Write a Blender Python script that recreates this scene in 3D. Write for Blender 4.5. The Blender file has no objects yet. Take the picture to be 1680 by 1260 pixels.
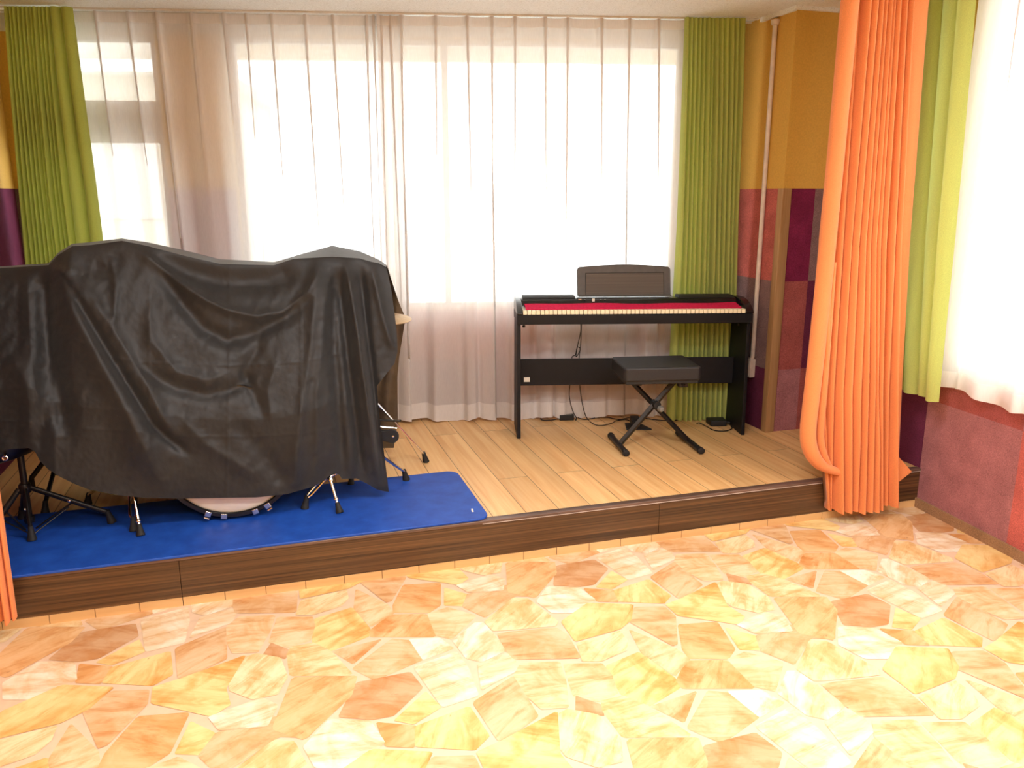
import bpy, bmesh, math, random
from mathutils import Vector, Matrix
R = math.radians
rnd = random.Random(7)
col = bpy.context.scene.collection
# ---------------------------------------------------------------- surveyed viewpoint (metres; stage edge runs along X)
F = 1328.; PIT = R(13.12); YAW = R(17.17); EYE = 1.46
SZ = .16            # top of the stage
FZ = -.035          # main floor
CZ = 2.385          # ceiling
def ray(x, y):
    u = (x-840)/F; v = (630-y)/F
    fy = math.cos(PIT)+v*math.sin(PIT); fz = -math.sin(PIT)+v*math.cos(PIT)
    return (u*math.cos(YAW)+fy*math.sin(YAW), -u*math.sin(YAW)+fy*math.cos(YAW), fz)
def atz(x, y, z):
    d = ray(x, y); t = (z-EYE)/d[2]; return Vector((d[0]*t, d[1]*t, z))
def onpl(x, y, p0, p1):
    d = ray(x, y); nx, ny = -(p1[1]-p0[1]), (p1[0]-p0[0])
    t = (nx*p0[0]+ny*p0[1])/(nx*d[0]+ny*d[1]); return Vector((d[0]*t, d[1]*t, EYE+d[2]*t))
def aty(x, y, Y): return onpl(x, y, (0, Y), (1, Y))
# window wall frame: u along the wall, off behind it
WD = R(-12.9); W0 = (0.745, 4.512); WE = (math.cos(WD), math.sin(WD)); WN = (-math.sin(WD), math.cos(WD))
def WP(u, off, z): return Vector((W0[0]+WE[0]*u+WN[0]*off, W0[1]+WE[1]*u+WN[1]*off, z))
def wu(x, y, off=0.):
    a = WP(0, off, 0); b = WP(1, off, 0); p = onpl(x, y, a, b)
    return (p.x-a.x)*WE[0]+(p.y-a.y)*WE[1], p.z
# right wall frame: v along the wall towards the camera, off>0 into the room
RA = Vector((3.015, 3.003, 0)); RB = Vector((2.962, 2.35, 0)); RE = (RB-RA).normalized(); RN = Vector((-1*abs(RE.y), RE.x*-1*(1 if RE.y > 0 else -1), 0))
RN = Vector((RE.y, -RE.x, 0)).normalized()
if RN.x > 0: RN = -RN
def RP(v, off, z): p = RA+RE*v+RN*off; return Vector((p.x, p.y, z))
# ---------------------------------------------------------------- helpers
def tag(o, label=None, cat=None, group=None, kind=None):
    if label: o['label'] = label
    if cat: o['category'] = cat
    if group: o['group'] = group
    if kind: o['kind'] = kind
    return o
def empty(name, loc, label, cat, rz=0, group=None):
    o = bpy.data.objects.new(name, None); o.location = loc; o.rotation_euler = (0, 0, rz); o.empty_display_size = .05
    col.objects.link(o); tag(o, label, cat, group); bpy.context.view_layer.update(); return o
class MB:
    """collects geometry in world coordinates (or the parent's frame), builds ONE mesh object"""
    def __init__(s): s.v = []; s.f = []; s.mi = []; s.uv = None
    def add(s, vs, fs, mi=0):
        b = len(s.v); s.v += [tuple(p) for p in vs]
        for f in fs: s.f.append(tuple(b+i for i in f)); s.mi.append(mi)
        return s
    def quad(s, a, b, c, d, mi=0): return s.add([a, b, c, d], [(0, 1, 2, 3)], mi)
    def box(s, x0, x1, y0, y1, z0, z1, fr=None, mi=0):
        vs = [(x, y, z) for x in (x0, x1) for y in (y0, y1) for z in (z0, z1)]
        if fr: vs = [fr(*p) for p in vs]
        return s.add(vs, [(0, 1, 3, 2), (4, 6, 7, 5), (0, 4, 5, 1), (2, 3, 7, 6), (0, 2, 6, 4), (1, 5, 7, 3)], mi)
    def tube(s, pts, r, n=10, mi=0, sx=1., sy=1., up=None, cap=True):
        pts = [Vector(p) for p in pts]; rs = r if isinstance(r, (list, tuple)) else [r]*len(pts)
        prev = None; rings = []
        for i, p in enumerate(pts):
            t = (pts[min(i+1, len(pts)-1)]-pts[max(i-1, 0)]).normalized()
            if prev is None:
                a = Vector(up) if up else (Vector((0, 0, 1)) if abs(t.z) < .9 else Vector((1, 0, 0)))
            else: a = prev
            a = (a-t*a.dot(t))
            if a.length < 1e-6: a = t.orthogonal()
            a.normalize(); prev = a; b = t.cross(a)
            rings.append([p+a*math.cos(2*math.pi*k/n)*rs[i]*sx+b*math.sin(2*math.pi*k/n)*rs[i]*sy for k in range(n)])
        vs = [q for rg in rings for q in rg]; fs = []
        for i in range(len(pts)-1):
            for k in range(n): fs.append((i*n+k, i*n+(k+1) % n, (i+1)*n+(k+1) % n, (i+1)*n+k))
        if cap: fs.append(tuple(range(n))[::-1]); fs.append(tuple((len(pts)-1)*n+k for k in range(n)))
        return s.add(vs, fs, mi)
    def lathe(s, prof, o, axis=(0, 0, 1), n=32, mi=0, cap=False):
        ax = Vector(axis).normalized(); a = ax.orthogonal().normalized(); b = ax.cross(a); o = Vector(o)
        vs = [o+ax*h+(a*math.cos(2*math.pi*k/n)+b*math.sin(2*math.pi*k/n))*r for r, h in prof for k in range(n)]
        fs = [(i*n+k, i*n+(k+1) % n, (i+1)*n+(k+1) % n, (i+1)*n+k) for i in range(len(prof)-1) for k in range(n)]
        if cap: fs.append(tuple(range(n))[::-1]); fs.append(tuple((len(prof)-1)*n+k for k in range(n)))
        return s.add(vs, fs, mi)
    def prism(s, poly, h0, h1, fr, mi=0):
        """poly in 2D, extruded h0..h1, fr(a,b,h)->world"""
        n = len(poly); vs = [fr(a, b, h0) for a, b in poly]+[fr(a, b, h1) for a, b in poly]
        fs = [tuple(range(n))[::-1], tuple(range(n, 2*n))]+[(i, (i+1) % n, n+(i+1) % n, n+i) for i in range(n)]
        return s.add(vs, fs, mi)
    def grid(s, P, mi=0, mif=None):
        nr = len(P); nc = len(P[0]); b = len(s.v); s.v += [tuple(p) for r in P for p in r]
        for i in range(nr-1):
            for j in range(nc-1):
                s.f.append((b+i*nc+j, b+i*nc+j+1, b+(i+1)*nc+j+1, b+(i+1)*nc+j)); s.mi.append(mif(i, j) if mif else mi)
        return s
    def build(s, name, mats, parent=None, smooth=None, bevel=0, seg=2, wn=True):
        me = bpy.data.meshes.new(name); mats = mats if isinstance(mats, (list, tuple)) else [mats]
        vs = s.v
        if parent is not None:
            inv = parent.matrix_world.inverted(); vs = [tuple(inv @ Vector(p)) for p in s.v]
        me.from_pydata(vs, [], s.f)
        for m in mats: me.materials.append(m)
        me.polygons.foreach_set('material_index', s.mi)
        bm = bmesh.new(); bm.from_mesh(me); bmesh.ops.recalc_face_normals(bm, faces=bm.faces) if smooth != 'keep' else None
        bm.to_mesh(me); bm.free()
        o = bpy.data.objects.new(name, me); col.objects.link(o)
        if parent is not None: o.parent = parent
        if smooth:
            me.polygons.foreach_set('use_smooth', [True]*len(me.polygons))
            if smooth != 'keep' and smooth is not True: me.set_sharp_from_angle(angle=R(smooth))
        if bevel:
            m = o.modifiers.new('bevel', 'BEVEL'); m.width = bevel; m.segments = seg; m.limit_method = 'ANGLE'; m.angle_limit = R(40); m.use_clamp_overlap = True
            me.polygons.foreach_set('use_smooth', [True]*len(me.polygons)); me.set_sharp_from_angle(angle=R(50))
            if wn: w = o.modifiers.new('wn', 'WEIGHTED_NORMAL'); w.keep_sharp = False
        bpy.context.view_layer.update()
        return o
def lin(c):
    def f(v): v /= 255.; return v/12.92 if v <= .04045 else ((v+.055)/1.055)**2.4
    return (f(c[0]), f(c[1]), f(c[2]), 1)
def lerp(a, b, t): return a+(b-a)*t
def poly_at(P, x):
    if x <= P[0][0]: return P[0][1]
    for a, b in zip(P, P[1:]):
        if x <= b[0]: return lerp(a[1], b[1], (x-a[0])/max(b[0]-a[0], 1e-9))
    return P[-1][1]
# ---------------------------------------------------------------- materials
class NT:
    def __init__(s, name):
        s.m = bpy.data.materials.new(name); s.m.use_nodes = True; s.t = s.m.node_tree; s.t.nodes.clear()
        s.out = s.n('ShaderNodeOutputMaterial')
    def n(s, typ, **kw):
        x = s.t.nodes.new(typ)
        for k, v in kw.items(): setattr(x, k, v)
        return x
    def l(s, a, b): s.t.links.new(a, b); return s
    def bsdf(s, rough=.5, metal=0, spec=.5, colr=None):
        b = s.n('ShaderNodeBsdfPrincipled'); b.inputs['Roughness'].default_value = rough; b.inputs['Metallic'].default_value = metal
        b.inputs['Specular IOR Level'].default_value = spec
        if colr: b.inputs['Base Color'].default_value = lin(colr)
        s.l(b.outputs[0], s.out.inputs[0]); return b
    def coord(s, kind='Object', scale=(1, 1, 1), rot=(0, 0, 0)):
        c = s.n('ShaderNodeTexCoord'); m = s.n('ShaderNodeMapping'); m.inputs['Scale'].default_value = scale; m.inputs['Rotation'].default_value = rot
        s.l(c.outputs[kind], m.inputs[0]); return m.outputs[0]
    def noise(s, vec, scale, detail=3, rough=.5, dist=0):
        n = s.n('ShaderNodeTexNoise'); n.inputs['Scale'].default_value = scale; n.inputs['Detail'].default_value = detail
        n.inputs['Roughness'].default_value = rough; n.inputs['Distortion'].default_value = dist; s.l(vec, n.inputs['Vector']); return n.outputs['Fac']
    def ramp(s, fac, stops):
        r = s.n('ShaderNodeValToRGB'); e = r.color_ramp.elements
        while len(e) < len(stops): e.new(.5)
        for k, (p, c) in enumerate(stops): e[k].position = p; e[k].color = lin(c)
        s.l(fac, r.inputs[0]); return r.outputs[0]
    def mix(s, fac, a, b, mode='MIX'):
        m = s.n('ShaderNodeMix', data_type='RGBA', blend_type=mode)
        for sock, v in ((m.inputs[0], fac), (m.inputs[6], a), (m.inputs[7], b)):
            if hasattr(v, 'is_linked') or hasattr(v, 'links'): s.l(v, sock)
            else: sock.default_value = v
        return m.outputs[2]
    def bump(s, b, h, strength=.3, dist=.002):
        n = s.n('ShaderNodeBump'); n.inputs['Strength'].default_value = strength; n.inputs['Distance'].default_value = dist
        s.l(h, n.inputs['Height']); s.l(n.outputs[0], b.inputs['Normal'])
def plain(name, c, rough=.5, metal=0, spec=.5, var=.04, nscale=30, bump=0.):
    t = NT(name); b = t.bsdf(rough, metal, spec)
    v = t.noise(t.coord(), nscale, 3)
    lo = tuple(max(0, x*(1-var)) for x in c); hi = tuple(min(255, x*(1+var)) for x in c)
    t.l(t.ramp(v, [(.3, lo), (.7, hi)]), b.inputs['Base Color'])
    if bump: t.bump(b, v, bump)
    return t.m
def carpet(name, c):
    t = NT(name); b = t.bsdf(.95, 0, .1); co = t.coord()
    n1 = t.noise(co, 260, 2, .7); n2 = t.noise(co, 9, 3)
    a = t.ramp(n1, [(.3, tuple(x*.82 for x in c)), (.7, tuple(min(255, x*1.15) for x in c))])
    k = t.ramp(n2, [(.3, (225, 225, 225)), (.7, (255, 255, 255))])
    t.l(t.mix(1., a, k, 'MULTIPLY'), b.inputs['Base Color']); t.bump(b, n1, .5, .003); return t.m
def fabric(name, c, trans=.25, rough=.9, wv=500):
    t = NT(name); co = t.coord(); n = t.noise(co, wv, 2); n2 = t.noise(t.coord(scale=(14, 14, .8)), 1, 3)
    a = t.ramp(n, [(.3, tuple(x*.93 for x in c)), (.7, tuple(min(255, x*1.05) for x in c))])
    k = t.ramp(n2, [(.3, (235, 235, 235)), (.7, (255, 255, 255))]); cc = t.mix(1., a, k, 'MULTIPLY')
    b = t.bsdf(rough, 0, .15); t.l(cc, b.inputs['Base Color']); b.inputs['Sheen Weight'].default_value = .2
    tr = t.n('ShaderNodeBsdfTranslucent'); t.l(cc, tr.inputs[0]); mx = t.n('ShaderNodeMixShader'); mx.inputs[0].default_value = trans
    t.l(b.outputs[0], mx.inputs[1]); t.l(tr.outputs[0], mx.inputs[2]); t.l(mx.outputs[0], t.out.inputs[0])
    t.bump(b, n, .15, .001); return t.m
def sheer(name, c, transp, trl):
    t = NT(name); co = t.coord(); n = t.noise(t.coord(scale=(300, 300, 30)), 1, 2)
    cc = t.ramp(n, [(.3, tuple(x*.97 for x in c)), (.7, c)])
    d = t.n('ShaderNodeBsdfDiffuse'); t.l(cc, d.inputs[0]); tr = t.n('ShaderNodeBsdfTranslucent'); t.l(cc, tr.inputs[0])
    tp = t.n('ShaderNodeBsdfTransparent'); tp.inputs[0].default_value = (1, 1, 1, 1)
    m1 = t.n('ShaderNodeMixShader'); m1.inputs[0].default_value = trl; t.l(d.outputs[0], m1.inputs[1]); t.l(tr.outputs[0], m1.inputs[2])
    # threads seen at a slant close up the weave: less see-through at grazing angles
    lw = t.n('ShaderNodeLayerWeight'); lw.inputs[0].default_value = .35
    mp = t.n('ShaderNodeMapRange'); mp.inputs[3].default_value = transp; mp.inputs[4].default_value = transp*.35; t.l(lw.outputs['Facing'], mp.inputs[0])
    m2 = t.n('ShaderNodeMixShader'); t.l(mp.outputs[0], m2.inputs[0]); t.l(m1.outputs[0], m2.inputs[1]); t.l(tp.outputs[0], m2.inputs[2])
    t.l(m2.outputs[0], t.out.inputs[0]); return t.m
def wood(name, c1, c2, axis='x', scale=1., rough=.4, spec=.5, plank=None, streak=1., coat=0, dist=.6, al=1.2):
    """grain along axis; plank=(width,length) adds board seams; boards run along axis"""
    t = NT(name); b = t.bsdf(rough, 0, spec); b.inputs['Coat Weight'].default_value = coat
    sc = {'x': (al, 30, 30), 'y': (30, al, 30), 'z': (30, 30, al)}[axis]
    co = t.coord(); vec = t.coord(scale=tuple(s*scale for s in sc))
    base = vec
    if plank:
        pw, pl = plank
        br = t.n('ShaderNodeTexBrick'); br.offset = .37; br.inputs['Scale'].default_value = 1.; br.inputs['Brick Width'].default_value = pl; br.inputs['Row Height'].default_value = pw
        br.inputs['Mortar Size'].default_value = .0016; br.inputs['Mortar Smooth'].default_value = .1; br.inputs['Color1'].default_value = (0, 0, 0, 1); br.inputs['Color2'].default_value = (1, 1, 1, 1); br.inputs['Mortar'].default_value = (.5, .5, .5, 1)
        v = t.coord(rot=(0, 0, R(90) if axis == 'y' else 0)); t.l(v, br.inputs[0])
        off = t.n('ShaderNodeVectorMath', operation='SCALE'); off.inputs[3].default_value = 37.; t.l(br.outputs[0], off.inputs[0])
        ad = t.n('ShaderNodeVectorMath', operation='ADD'); t.l(vec, ad.inputs[0]); t.l(off.outputs[0], ad.inputs[1]); base = ad.outputs[0]
    n1 = t.noise(base, 1.4, 6, .6, dist); n2 = t.noise(base, .35, 2)
    mid = tuple((a+b_)/2 for a, b_ in zip(c1, c2))
    a = t.ramp(n1, [(.35, c1), (.5, mid), (.66, c2)])
    k = t.ramp(n2, [(.3, (205, 205, 205)), (.7, (255, 255, 255))]); a = t.mix(streak, a, k, 'MULTIPLY')
    if plank:
        tone = t.ramp(br.outputs[0], [(0, (236, 236, 236)), (1, (255, 255, 255))]); a = t.mix(1., a, tone, 'MULTIPLY')
        a = t.mix(br.outputs['Fac'], a, lin(tuple(x*.45 for x in c1)))
    t.l(a, b.inputs['Base Color']); t.bump(b, n1, .08, .001); return t.m
M = {}
M['yellow'] = plain('yellow_wallpaper', (216, 168, 76), .85, var=.03, nscale=120, bump=.15)
M['ceil'] = None
t = NT('ceiling_board'); b = t.bsdf(.95, 0, .1); n = t.noise(t.coord(), 160, 3, .7); t.l(t.ramp(n, [(.35, (222, 222, 220)), (.5, (244, 246, 246)), (.8, (250, 251, 252))]), b.inputs['Base Color']); t.bump(b, n, .5, .003); M['ceil'] = t.m
M['white'] = plain('white_paint', (225, 220, 212), .5)
M['lintel'] = plain('off_white_lintel_paint', (214, 212, 208), .8); M['tuck'] = sheer('white_sheer_pleated', (232, 228, 226), .02, .22)
M['pvc'] = plain('white_conduit_plastic', (222, 208, 196), .45)
M['salmon'] = carpet('salmon_carpet_tile', (196, 106, 98)); M['taupe'] = carpet('taupe_carpet_tile', (140, 110, 108)); M['plum'] = carpet('plum_carpet_tile', (110, 48, 74))
M['mag'] = carpet('magenta_carpet_tile', (130, 42, 76)); M['mauve'] = carpet('mauve_carpet_tile', (176, 118, 122)); M['red'] = carpet('red_carpet_tile', (206, 110, 102)); M['brick'] = carpet('dusty_red_carpet_tile', (170, 92, 88))
M['rim'] = carpet('brown_carpet_skirting', (166, 130, 98))
M['trimwood'] = wood('beige_trim_wood', (176, 132, 88), (200, 158, 110), 'z', 1, .5)
M['darkwood'] = wood('dark_walnut_laminate', (58, 38, 22), (114, 80, 48), 'x', 2.6, .38, .5, dist=.05, al=.22, streak=.6)
M['nosing'] = wood('walnut_nosing', (84, 62, 52), (128, 98, 84), 'x', 1., .3, .6)
M['plank'] = wood('light_oak_planks', (238, 180, 116), (252, 208, 148), 'y', .8, .38, .5, plank=(.146, 1.25), streak=.5)
M['striplank'] = wood('oak_strip', (236, 184, 122), (246, 202, 142), 'x', .5, .45)
M['seam'] = plain('dark_seam', (96, 66, 42), .8)
M['green'] = fabric('lime_green_curtain_cloth', (206, 216, 122), .38)
M['greenshade'] = fabric('lime_green_curtain_cloth_shaded', (186, 192, 92), .16)  # same lime cloth, with the left curtain's shade put into a darker colour
M['orange'] = fabric('orange_curtain_cloth', (240, 146, 88), .06)
M['sheer'] = sheer('white_sheer_voile', (250, 245, 242), .27, .35); M['sheerhem'] = sheer('white_sheer_doubled_voile', (250, 245, 242), .10, .35)
t = NT('black_nylon_cover'); b = t.bsdf(.55, 0, .35); co = t.coord(); n = t.noise(co, 7, 4, .6, .5); n2 = t.noise(co, 45, 4, .6)
t.l(t.ramp(n, [(.3, (28, 29, 31)), (.7, (36, 36, 37))]), b.inputs['Base Color']); t.bump(b, n2, .18, .006); b.inputs['Sheen Weight'].default_value = .1; M['nylon'] = t.m
M['black'] = plain('black_satin_laminate', (15, 17, 23), .5, spec=.3, var=.1); M['blackgloss'] = plain('black_gloss_plastic', (16, 17, 22), .22, var=.1)
M['blackmat'] = plain('black_matte_plastic', (27, 27, 28), .6, var=.1); M['rest'] = plain('charcoal_music_rest_plastic', (80, 76, 72), .55, var=.05)
M['restin'] = None
t = NT('ribbed_charcoal_panel'); b = t.bsdf(.6, 0, .3); w = t.n('ShaderNodeTexWave', bands_direction='Z'); w.inputs['Scale'].default_value = 55; t.l(t.coord(), w.inputs[0]); t.l(t.ramp(w.outputs['Fac'], [(0, (84, 78, 72)), (1, (104, 96, 88))]), b.inputs['Base Color']); t.bump(b, w.outputs['Fac'], .2, .002); M['restin'] = t.m
M['leather'] = plain('black_vinyl_upholstery', (32, 33, 37), .5, var=.08, nscale=200, bump=.25)
M['rubber'] = plain('black_rubber', (22, 20, 20), .7, var=.15); M['chrome'] = plain('chrome', (225, 222, 218), .12, 1., var=.02)
M['metalblk'] = plain('black_powder_coat', (26, 24, 24), .38, .2, var=.1)
M['brass'] = plain('cymbal_bronze', (176, 140, 92), .42, 1., var=.06, nscale=60)
M['head'] = plain('cream_drumhead', (252, 244, 228), .55, var=.01); M['hoop'] = plain('black_drum_hoop', (26, 22, 20), .28, var=.1)
M['key'] = plain('ivory_white_key', (246, 236, 205), .3, var=.01); M['felt'] = plain('crimson_key_felt', (200, 34, 76), .95, spec=.1, var=.08, nscale=90, bump=.2)
M['sticker'] = plain('white_sticker', (226, 220, 206), .5); M['grey'] = plain('grey_print', (120, 118, 112), .6); M['silver'] = plain('silver_edge', (205, 205, 208), .25, .8, var=.02)
M['alu'] = plain('white_aluminium_frame', (196, 190, 186), .5, var=.02)
t = NT('blue_foam_mat'); b = t.bsdf(.5, 0, .4); co = t.coord(); n = t.noise(co, 14, 5, .6); n2 = t.noise(co, 420, 2)
t.l(t.ramp(n, [(.3, (22, 66, 156)), (.72, (32, 84, 182))]), b.inputs['Base Color']); t.bump(b, n2, .25, .001); M['mat'] = t.m
M['matedge'] = plain('dark_blue_mat_edge', (14, 40, 104), .6)
# window glass
t = NT('window_glass'); tp = t.n('ShaderNodeBsdfTransparent'); tp.inputs[0].default_value = (.97, .99, .98, 1); g = t.n('ShaderNodeBsdfGlossy'); g.inputs['Roughness'].default_value = .02
m = t.n('ShaderNodeMixShader'); m.inputs[0].default_value = .05; t.l(tp.outputs[0], m.inputs[1]); t.l(g.outputs[0], m.inputs[2]); t.l(m.outputs[0], t.out.inputs[0]); M['glass'] = t.m
M['lamp'] = NT('lamp_diffuser').m
t = NT('lamp_diffuser'); e = t.n('ShaderNodeEmission'); e.inputs[0].default_value = (1, .95, .85, 1); e.inputs[1].default_value = 6; t.l(e.outputs[0], t.out.inputs[0]); M['lamp'] = t.m
M['edge'] = plain('pale_metal_edge', (176, 160, 150), .4); M['outwall'] = plain('pale_render_outside', (205, 196, 180), .9); M['eave'] = plain('pale_concrete_outside', (240, 238, 234), .9); M['outroad'] = plain('pale_paving_outside', (190, 188, 182), .9)
ST = [
 ('Y', [(0.106, 2.751), (0.241, 2.794), (0.279, 2.631), (0.270, 2.581), (0.140, 2.525), (0.090, 2.600)]),
 ('C', [(-0.023, 2.803), (0.093, 2.767), (0.094, 2.705), (0.076, 2.615), (0.006, 2.591), (-0.053, 2.639)]),
 ('B', [(-0.048, 2.628), (0.003, 2.567), (-0.011, 2.523), (-0.071, 2.566)]),
 ('P', [(0.004, 2.538), (0.018, 2.582), (0.089, 2.585), (0.135, 2.517), (0.190, 2.374), (0.179, 2.364), (0.009, 2.416)]),
 ('T', [(0.150, 2.517), (0.312, 2.544), (0.205, 2.426)]),
 ('T', [(0.204, 2.396), (0.347, 2.531), (0.401, 2.504), (0.422, 2.380), (0.285, 2.322), (0.256, 2.322)]),
 ('W', [(0.410, 2.514), (0.504, 2.488), (0.534, 2.418), (0.430, 2.382)]),
 ('O', [(0.289, 2.614), (0.368, 2.699), (0.491, 2.667), (0.493, 2.509), (0.287, 2.572)]),
 ('C', [(0.274, 2.937), (0.364, 2.783), (0.382, 2.718), (0.291, 2.644), (0.254, 2.787)]),
 ('O', [(0.455, 2.914), (0.594, 2.891), (0.555, 2.724), (0.505, 2.680), (0.388, 2.718), (0.397, 2.773)]),
 ('Y', [(0.605, 2.845), (0.675, 2.764), (0.636, 2.695), (0.578, 2.717)]),
 ('T', [(0.684, 2.771), (0.839, 2.795), (0.977, 2.746), (0.917, 2.674), (0.841, 2.703), (0.700, 2.585), (0.642, 2.685)]),
 ('C', [(0.505, 2.666), (0.582, 2.689), (0.662, 2.602), (0.548, 2.479), (0.503, 2.520)]),
 ('W', [(0.554, 2.459), (0.648, 2.550), (0.679, 2.541), (0.706, 2.355), (0.610, 2.314), (0.569, 2.349)]),
 ('W', [(0.394, 2.340), (0.542, 2.386), (0.552, 2.289), (0.550, 2.139), (0.435, 2.114)]),
 ('B', [(0.137, 2.155), (0.204, 2.306), (0.370, 2.315), (0.389, 2.222), (0.287, 2.119), (0.228, 2.117)]),
 ('O', [(0.013, 2.396), (0.203, 2.344), (0.172, 2.247), (0.031, 2.083), (-0.051, 2.158)]),
 ('Y', [(0.291, 2.091), (0.398, 2.195), (0.423, 2.110), (0.340, 2.061)]),
 ('O', [(0.238, 2.090), (0.336, 2.043), (0.316, 1.959), (0.249, 1.986)]),
 ('W', [(0.032, 2.047), (0.106, 2.143), (0.213, 2.105), (0.238, 1.999), (0.150, 1.927), (0.056, 1.956)]),
 ('Y', [(0.345, 2.040), (0.508, 2.084), (0.526, 1.943), (0.475, 1.899), (0.330, 1.957)]),
 ('T', [(0.531, 2.100), (0.683, 2.195), (0.685, 2.097), (0.689, 1.988), (0.613, 1.940), (0.553, 1.917)]),
 ('W', [(0.599, 2.295), (0.698, 2.328), (0.718, 2.307), (0.699, 2.230), (0.571, 2.161)]),
 ('T', [(0.711, 2.455), (0.758, 2.454), (0.911, 2.436), (0.933, 2.381), (0.924, 2.236), (0.720, 2.295), (0.712, 2.348)]),
 ('P', [(0.691, 2.554), (0.836, 2.686), (0.886, 2.661), (0.933, 2.479), (0.914, 2.454), (0.765, 2.476), (0.704, 2.486)]),
 ('C', [(0.691, 2.197), (0.731, 2.256), (0.850, 2.227), (0.826, 2.120), (0.792, 2.002), (0.715, 2.018), (0.699, 2.085)]),
 ('P', [(0.640, 1.930), (0.749, 1.981), (0.704, 1.848), (0.658, 1.869)]),
 ('P', [(0.757, 1.969), (0.788, 1.982), (0.860, 1.932), (0.876, 1.821), (0.847, 1.737), (0.776, 1.734), (0.715, 1.798), (0.711, 1.838)]),
 ('T', [(1.249, 2.483), (1.353, 2.456), (1.354, 2.383), (1.278, 2.223), (1.256, 2.215), (1.187, 2.401)]),
 ('P', [(0.956, 2.317), (1.119, 2.350), (1.116, 2.283), (1.087, 2.234), (0.990, 2.200), (0.932, 2.215)]),
 ('Y', [(0.956, 2.472), (1.092, 2.564), (1.245, 2.507), (1.188, 2.411), (1.128, 2.369), (0.953, 2.336)]),
 ('Y', [(1.456, 2.495), (1.639, 2.575), (1.577, 2.402), (1.596, 2.314), (1.547, 2.272), (1.378, 2.387), (1.373, 2.471)]),
 ('W', [(1.546, 2.265), (1.688, 2.312), (1.730, 2.261), (1.701, 2.176), (1.578, 2.195)]),
]
# ================================================================ ROOM SHELL
def S(o): o['kind'] = 'structure'; return o
# ---- main floor: flagstone-print vinyl, the print repeats on a half-drop lattice
t = NT('flagstone_print'); b = t.bsdf(.52, 0, .3)
uv = t.n('ShaderNodeUVMap'); uv.uv_map = 'grain'; mp = t.n('ShaderNodeMapping'); mp.inputs['Scale'].default_value = (3, 13, 1); t.l(uv.outputs[0], mp.inputs[0])
ca = t.n('ShaderNodeVertexColor'); ca.layer_name = 'stone'
n1 = t.noise(mp.outputs[0], 1.2, 7, .68, 1.1); n2 = t.noise(uv.outputs[0], 6, 4, .6, .8); n3 = t.noise(mp.outputs[0], 6, 5, .75, .3)
k1 = t.ramp(n1, [(.34, (232, 204, 172)), (.5, (252, 246, 238)), (.62, (255, 255, 255))]); k2 = t.ramp(n2, [(.36, (240, 216, 186)), (.56, (255, 255, 255))])
k3 = t.ramp(n3, [(.30, (150, 118, 92)), (.36, (255, 255, 255))])
c = t.mix(1., ca.outputs[0], k1, 'MULTIPLY'); c = t.mix(1., c, k2, 'MULTIPLY'); c = t.mix(.5, c, k3, 'MULTIPLY'); t.l(c, b.inputs['Base Color']); t.bump(b, n3, .12, .001)
M['stone'] = t.m
M['grout'] = plain('pale_grout_print', (226, 194, 164), .55, var=.02, nscale=25)
SC = {'Y': (238, 212, 152), 'C': (234, 206, 168), 'B': (208, 168, 130), 'P': (238, 220, 180), 'T': (224, 192, 154), 'W': (240, 230, 210), 'O': (228, 188, 140)}
def clip(poly, a, b_, c_):
    """keep a*x+b*y<=c"""
    out = []
    for i in range(len(poly)):
        p, q = poly[i-1], poly[i]; dp = a*p[0]+b_*p[1]-c_; dq = a*q[0]+b_*q[1]-c_
        if (dp <= 0) != (dq <= 0): s = dp/(dp-dq); out.append((lerp(p[0], q[0], s), lerp(p[1], q[1], s)))
        if dq <= 0: out.append(q)
    return out
fx0, fy0 = -2.2, -2.6
RX = lambda y: RP((3.003-y)/abs(RE.y), 0, 0).x
floor = MB(); stones = []
floor.quad((fx0, fy0, FZ), (RX(fy0), fy0, FZ), (RX(3.0), 3.0, FZ), (fx0, 3.0, FZ))
for ci, (cc, poly) in enumerate(ST):
    cx = sum(p[0] for p in poly)/len(poly); cy = sum(p[1] for p in poly)/len(poly)
    # offset the outline outwards a little and round its corners
    big = []
    for p in poly: d = Vector((p[0]-cx, p[1]-cy)); l = d.length; d *= (l+.0088)/l; big.append((cx+d.x, cy+d.y))
    rp = []
    for i in range(len(big)):
        a, p, c_ = Vector(big[i-1]), Vector(big[i]), Vector(big[(i+1) % len(big)])
        for w in (.16, .05):
            q = p.lerp(a, w); rp.append((q.x, q.y))
        for w in (.05, .16):
            q = p.lerp(c_, w); rp.append((q.x, q.y))
    for i in range(-5, 6):
        for j in range(-5, 6):
            dx = .887*(i+j); dy = .59*(i-j)
            pp = [(x+dx, y+dy) for x, y in rp]
            if max(p[0] for p in pp) < fx0 or min(p[0] for p in pp) > 3.1 or max(p[1] for p in pp) < fy0 or min(p[1] for p in pp) > 3.: continue
            pp = clip(pp, 0, 1, 2.999); pp = clip(pp, 0, -1, -fy0); pp = clip(pp, -1, 0, -fx0) if pp else pp
            if pp: pp = clip(pp, RN.x*-1, RN.y*-1, -(RN.x*RA.x+RN.y*RA.y)) 
            if len(pp) < 3: continue
            floor.add([(x, y, FZ+.0006+ci*.00004) for x, y in pp], [tuple(range(len(pp)))], 1); stones.append((len(floor.f)-1, ci, cx+dx, cy+dy))
fo = floor.build('floor', [M['grout'], M['stone']]); S(fo)
me = fo.data; me.color_attributes.new('stone', 'FLOAT_COLOR', 'CORNER'); me.uv_layers.new(name='grain'); uvl = me.uv_layers['grain']; vc = me.color_attributes['stone']
info = {s[0]: s[1:] for s in stones}
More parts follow.
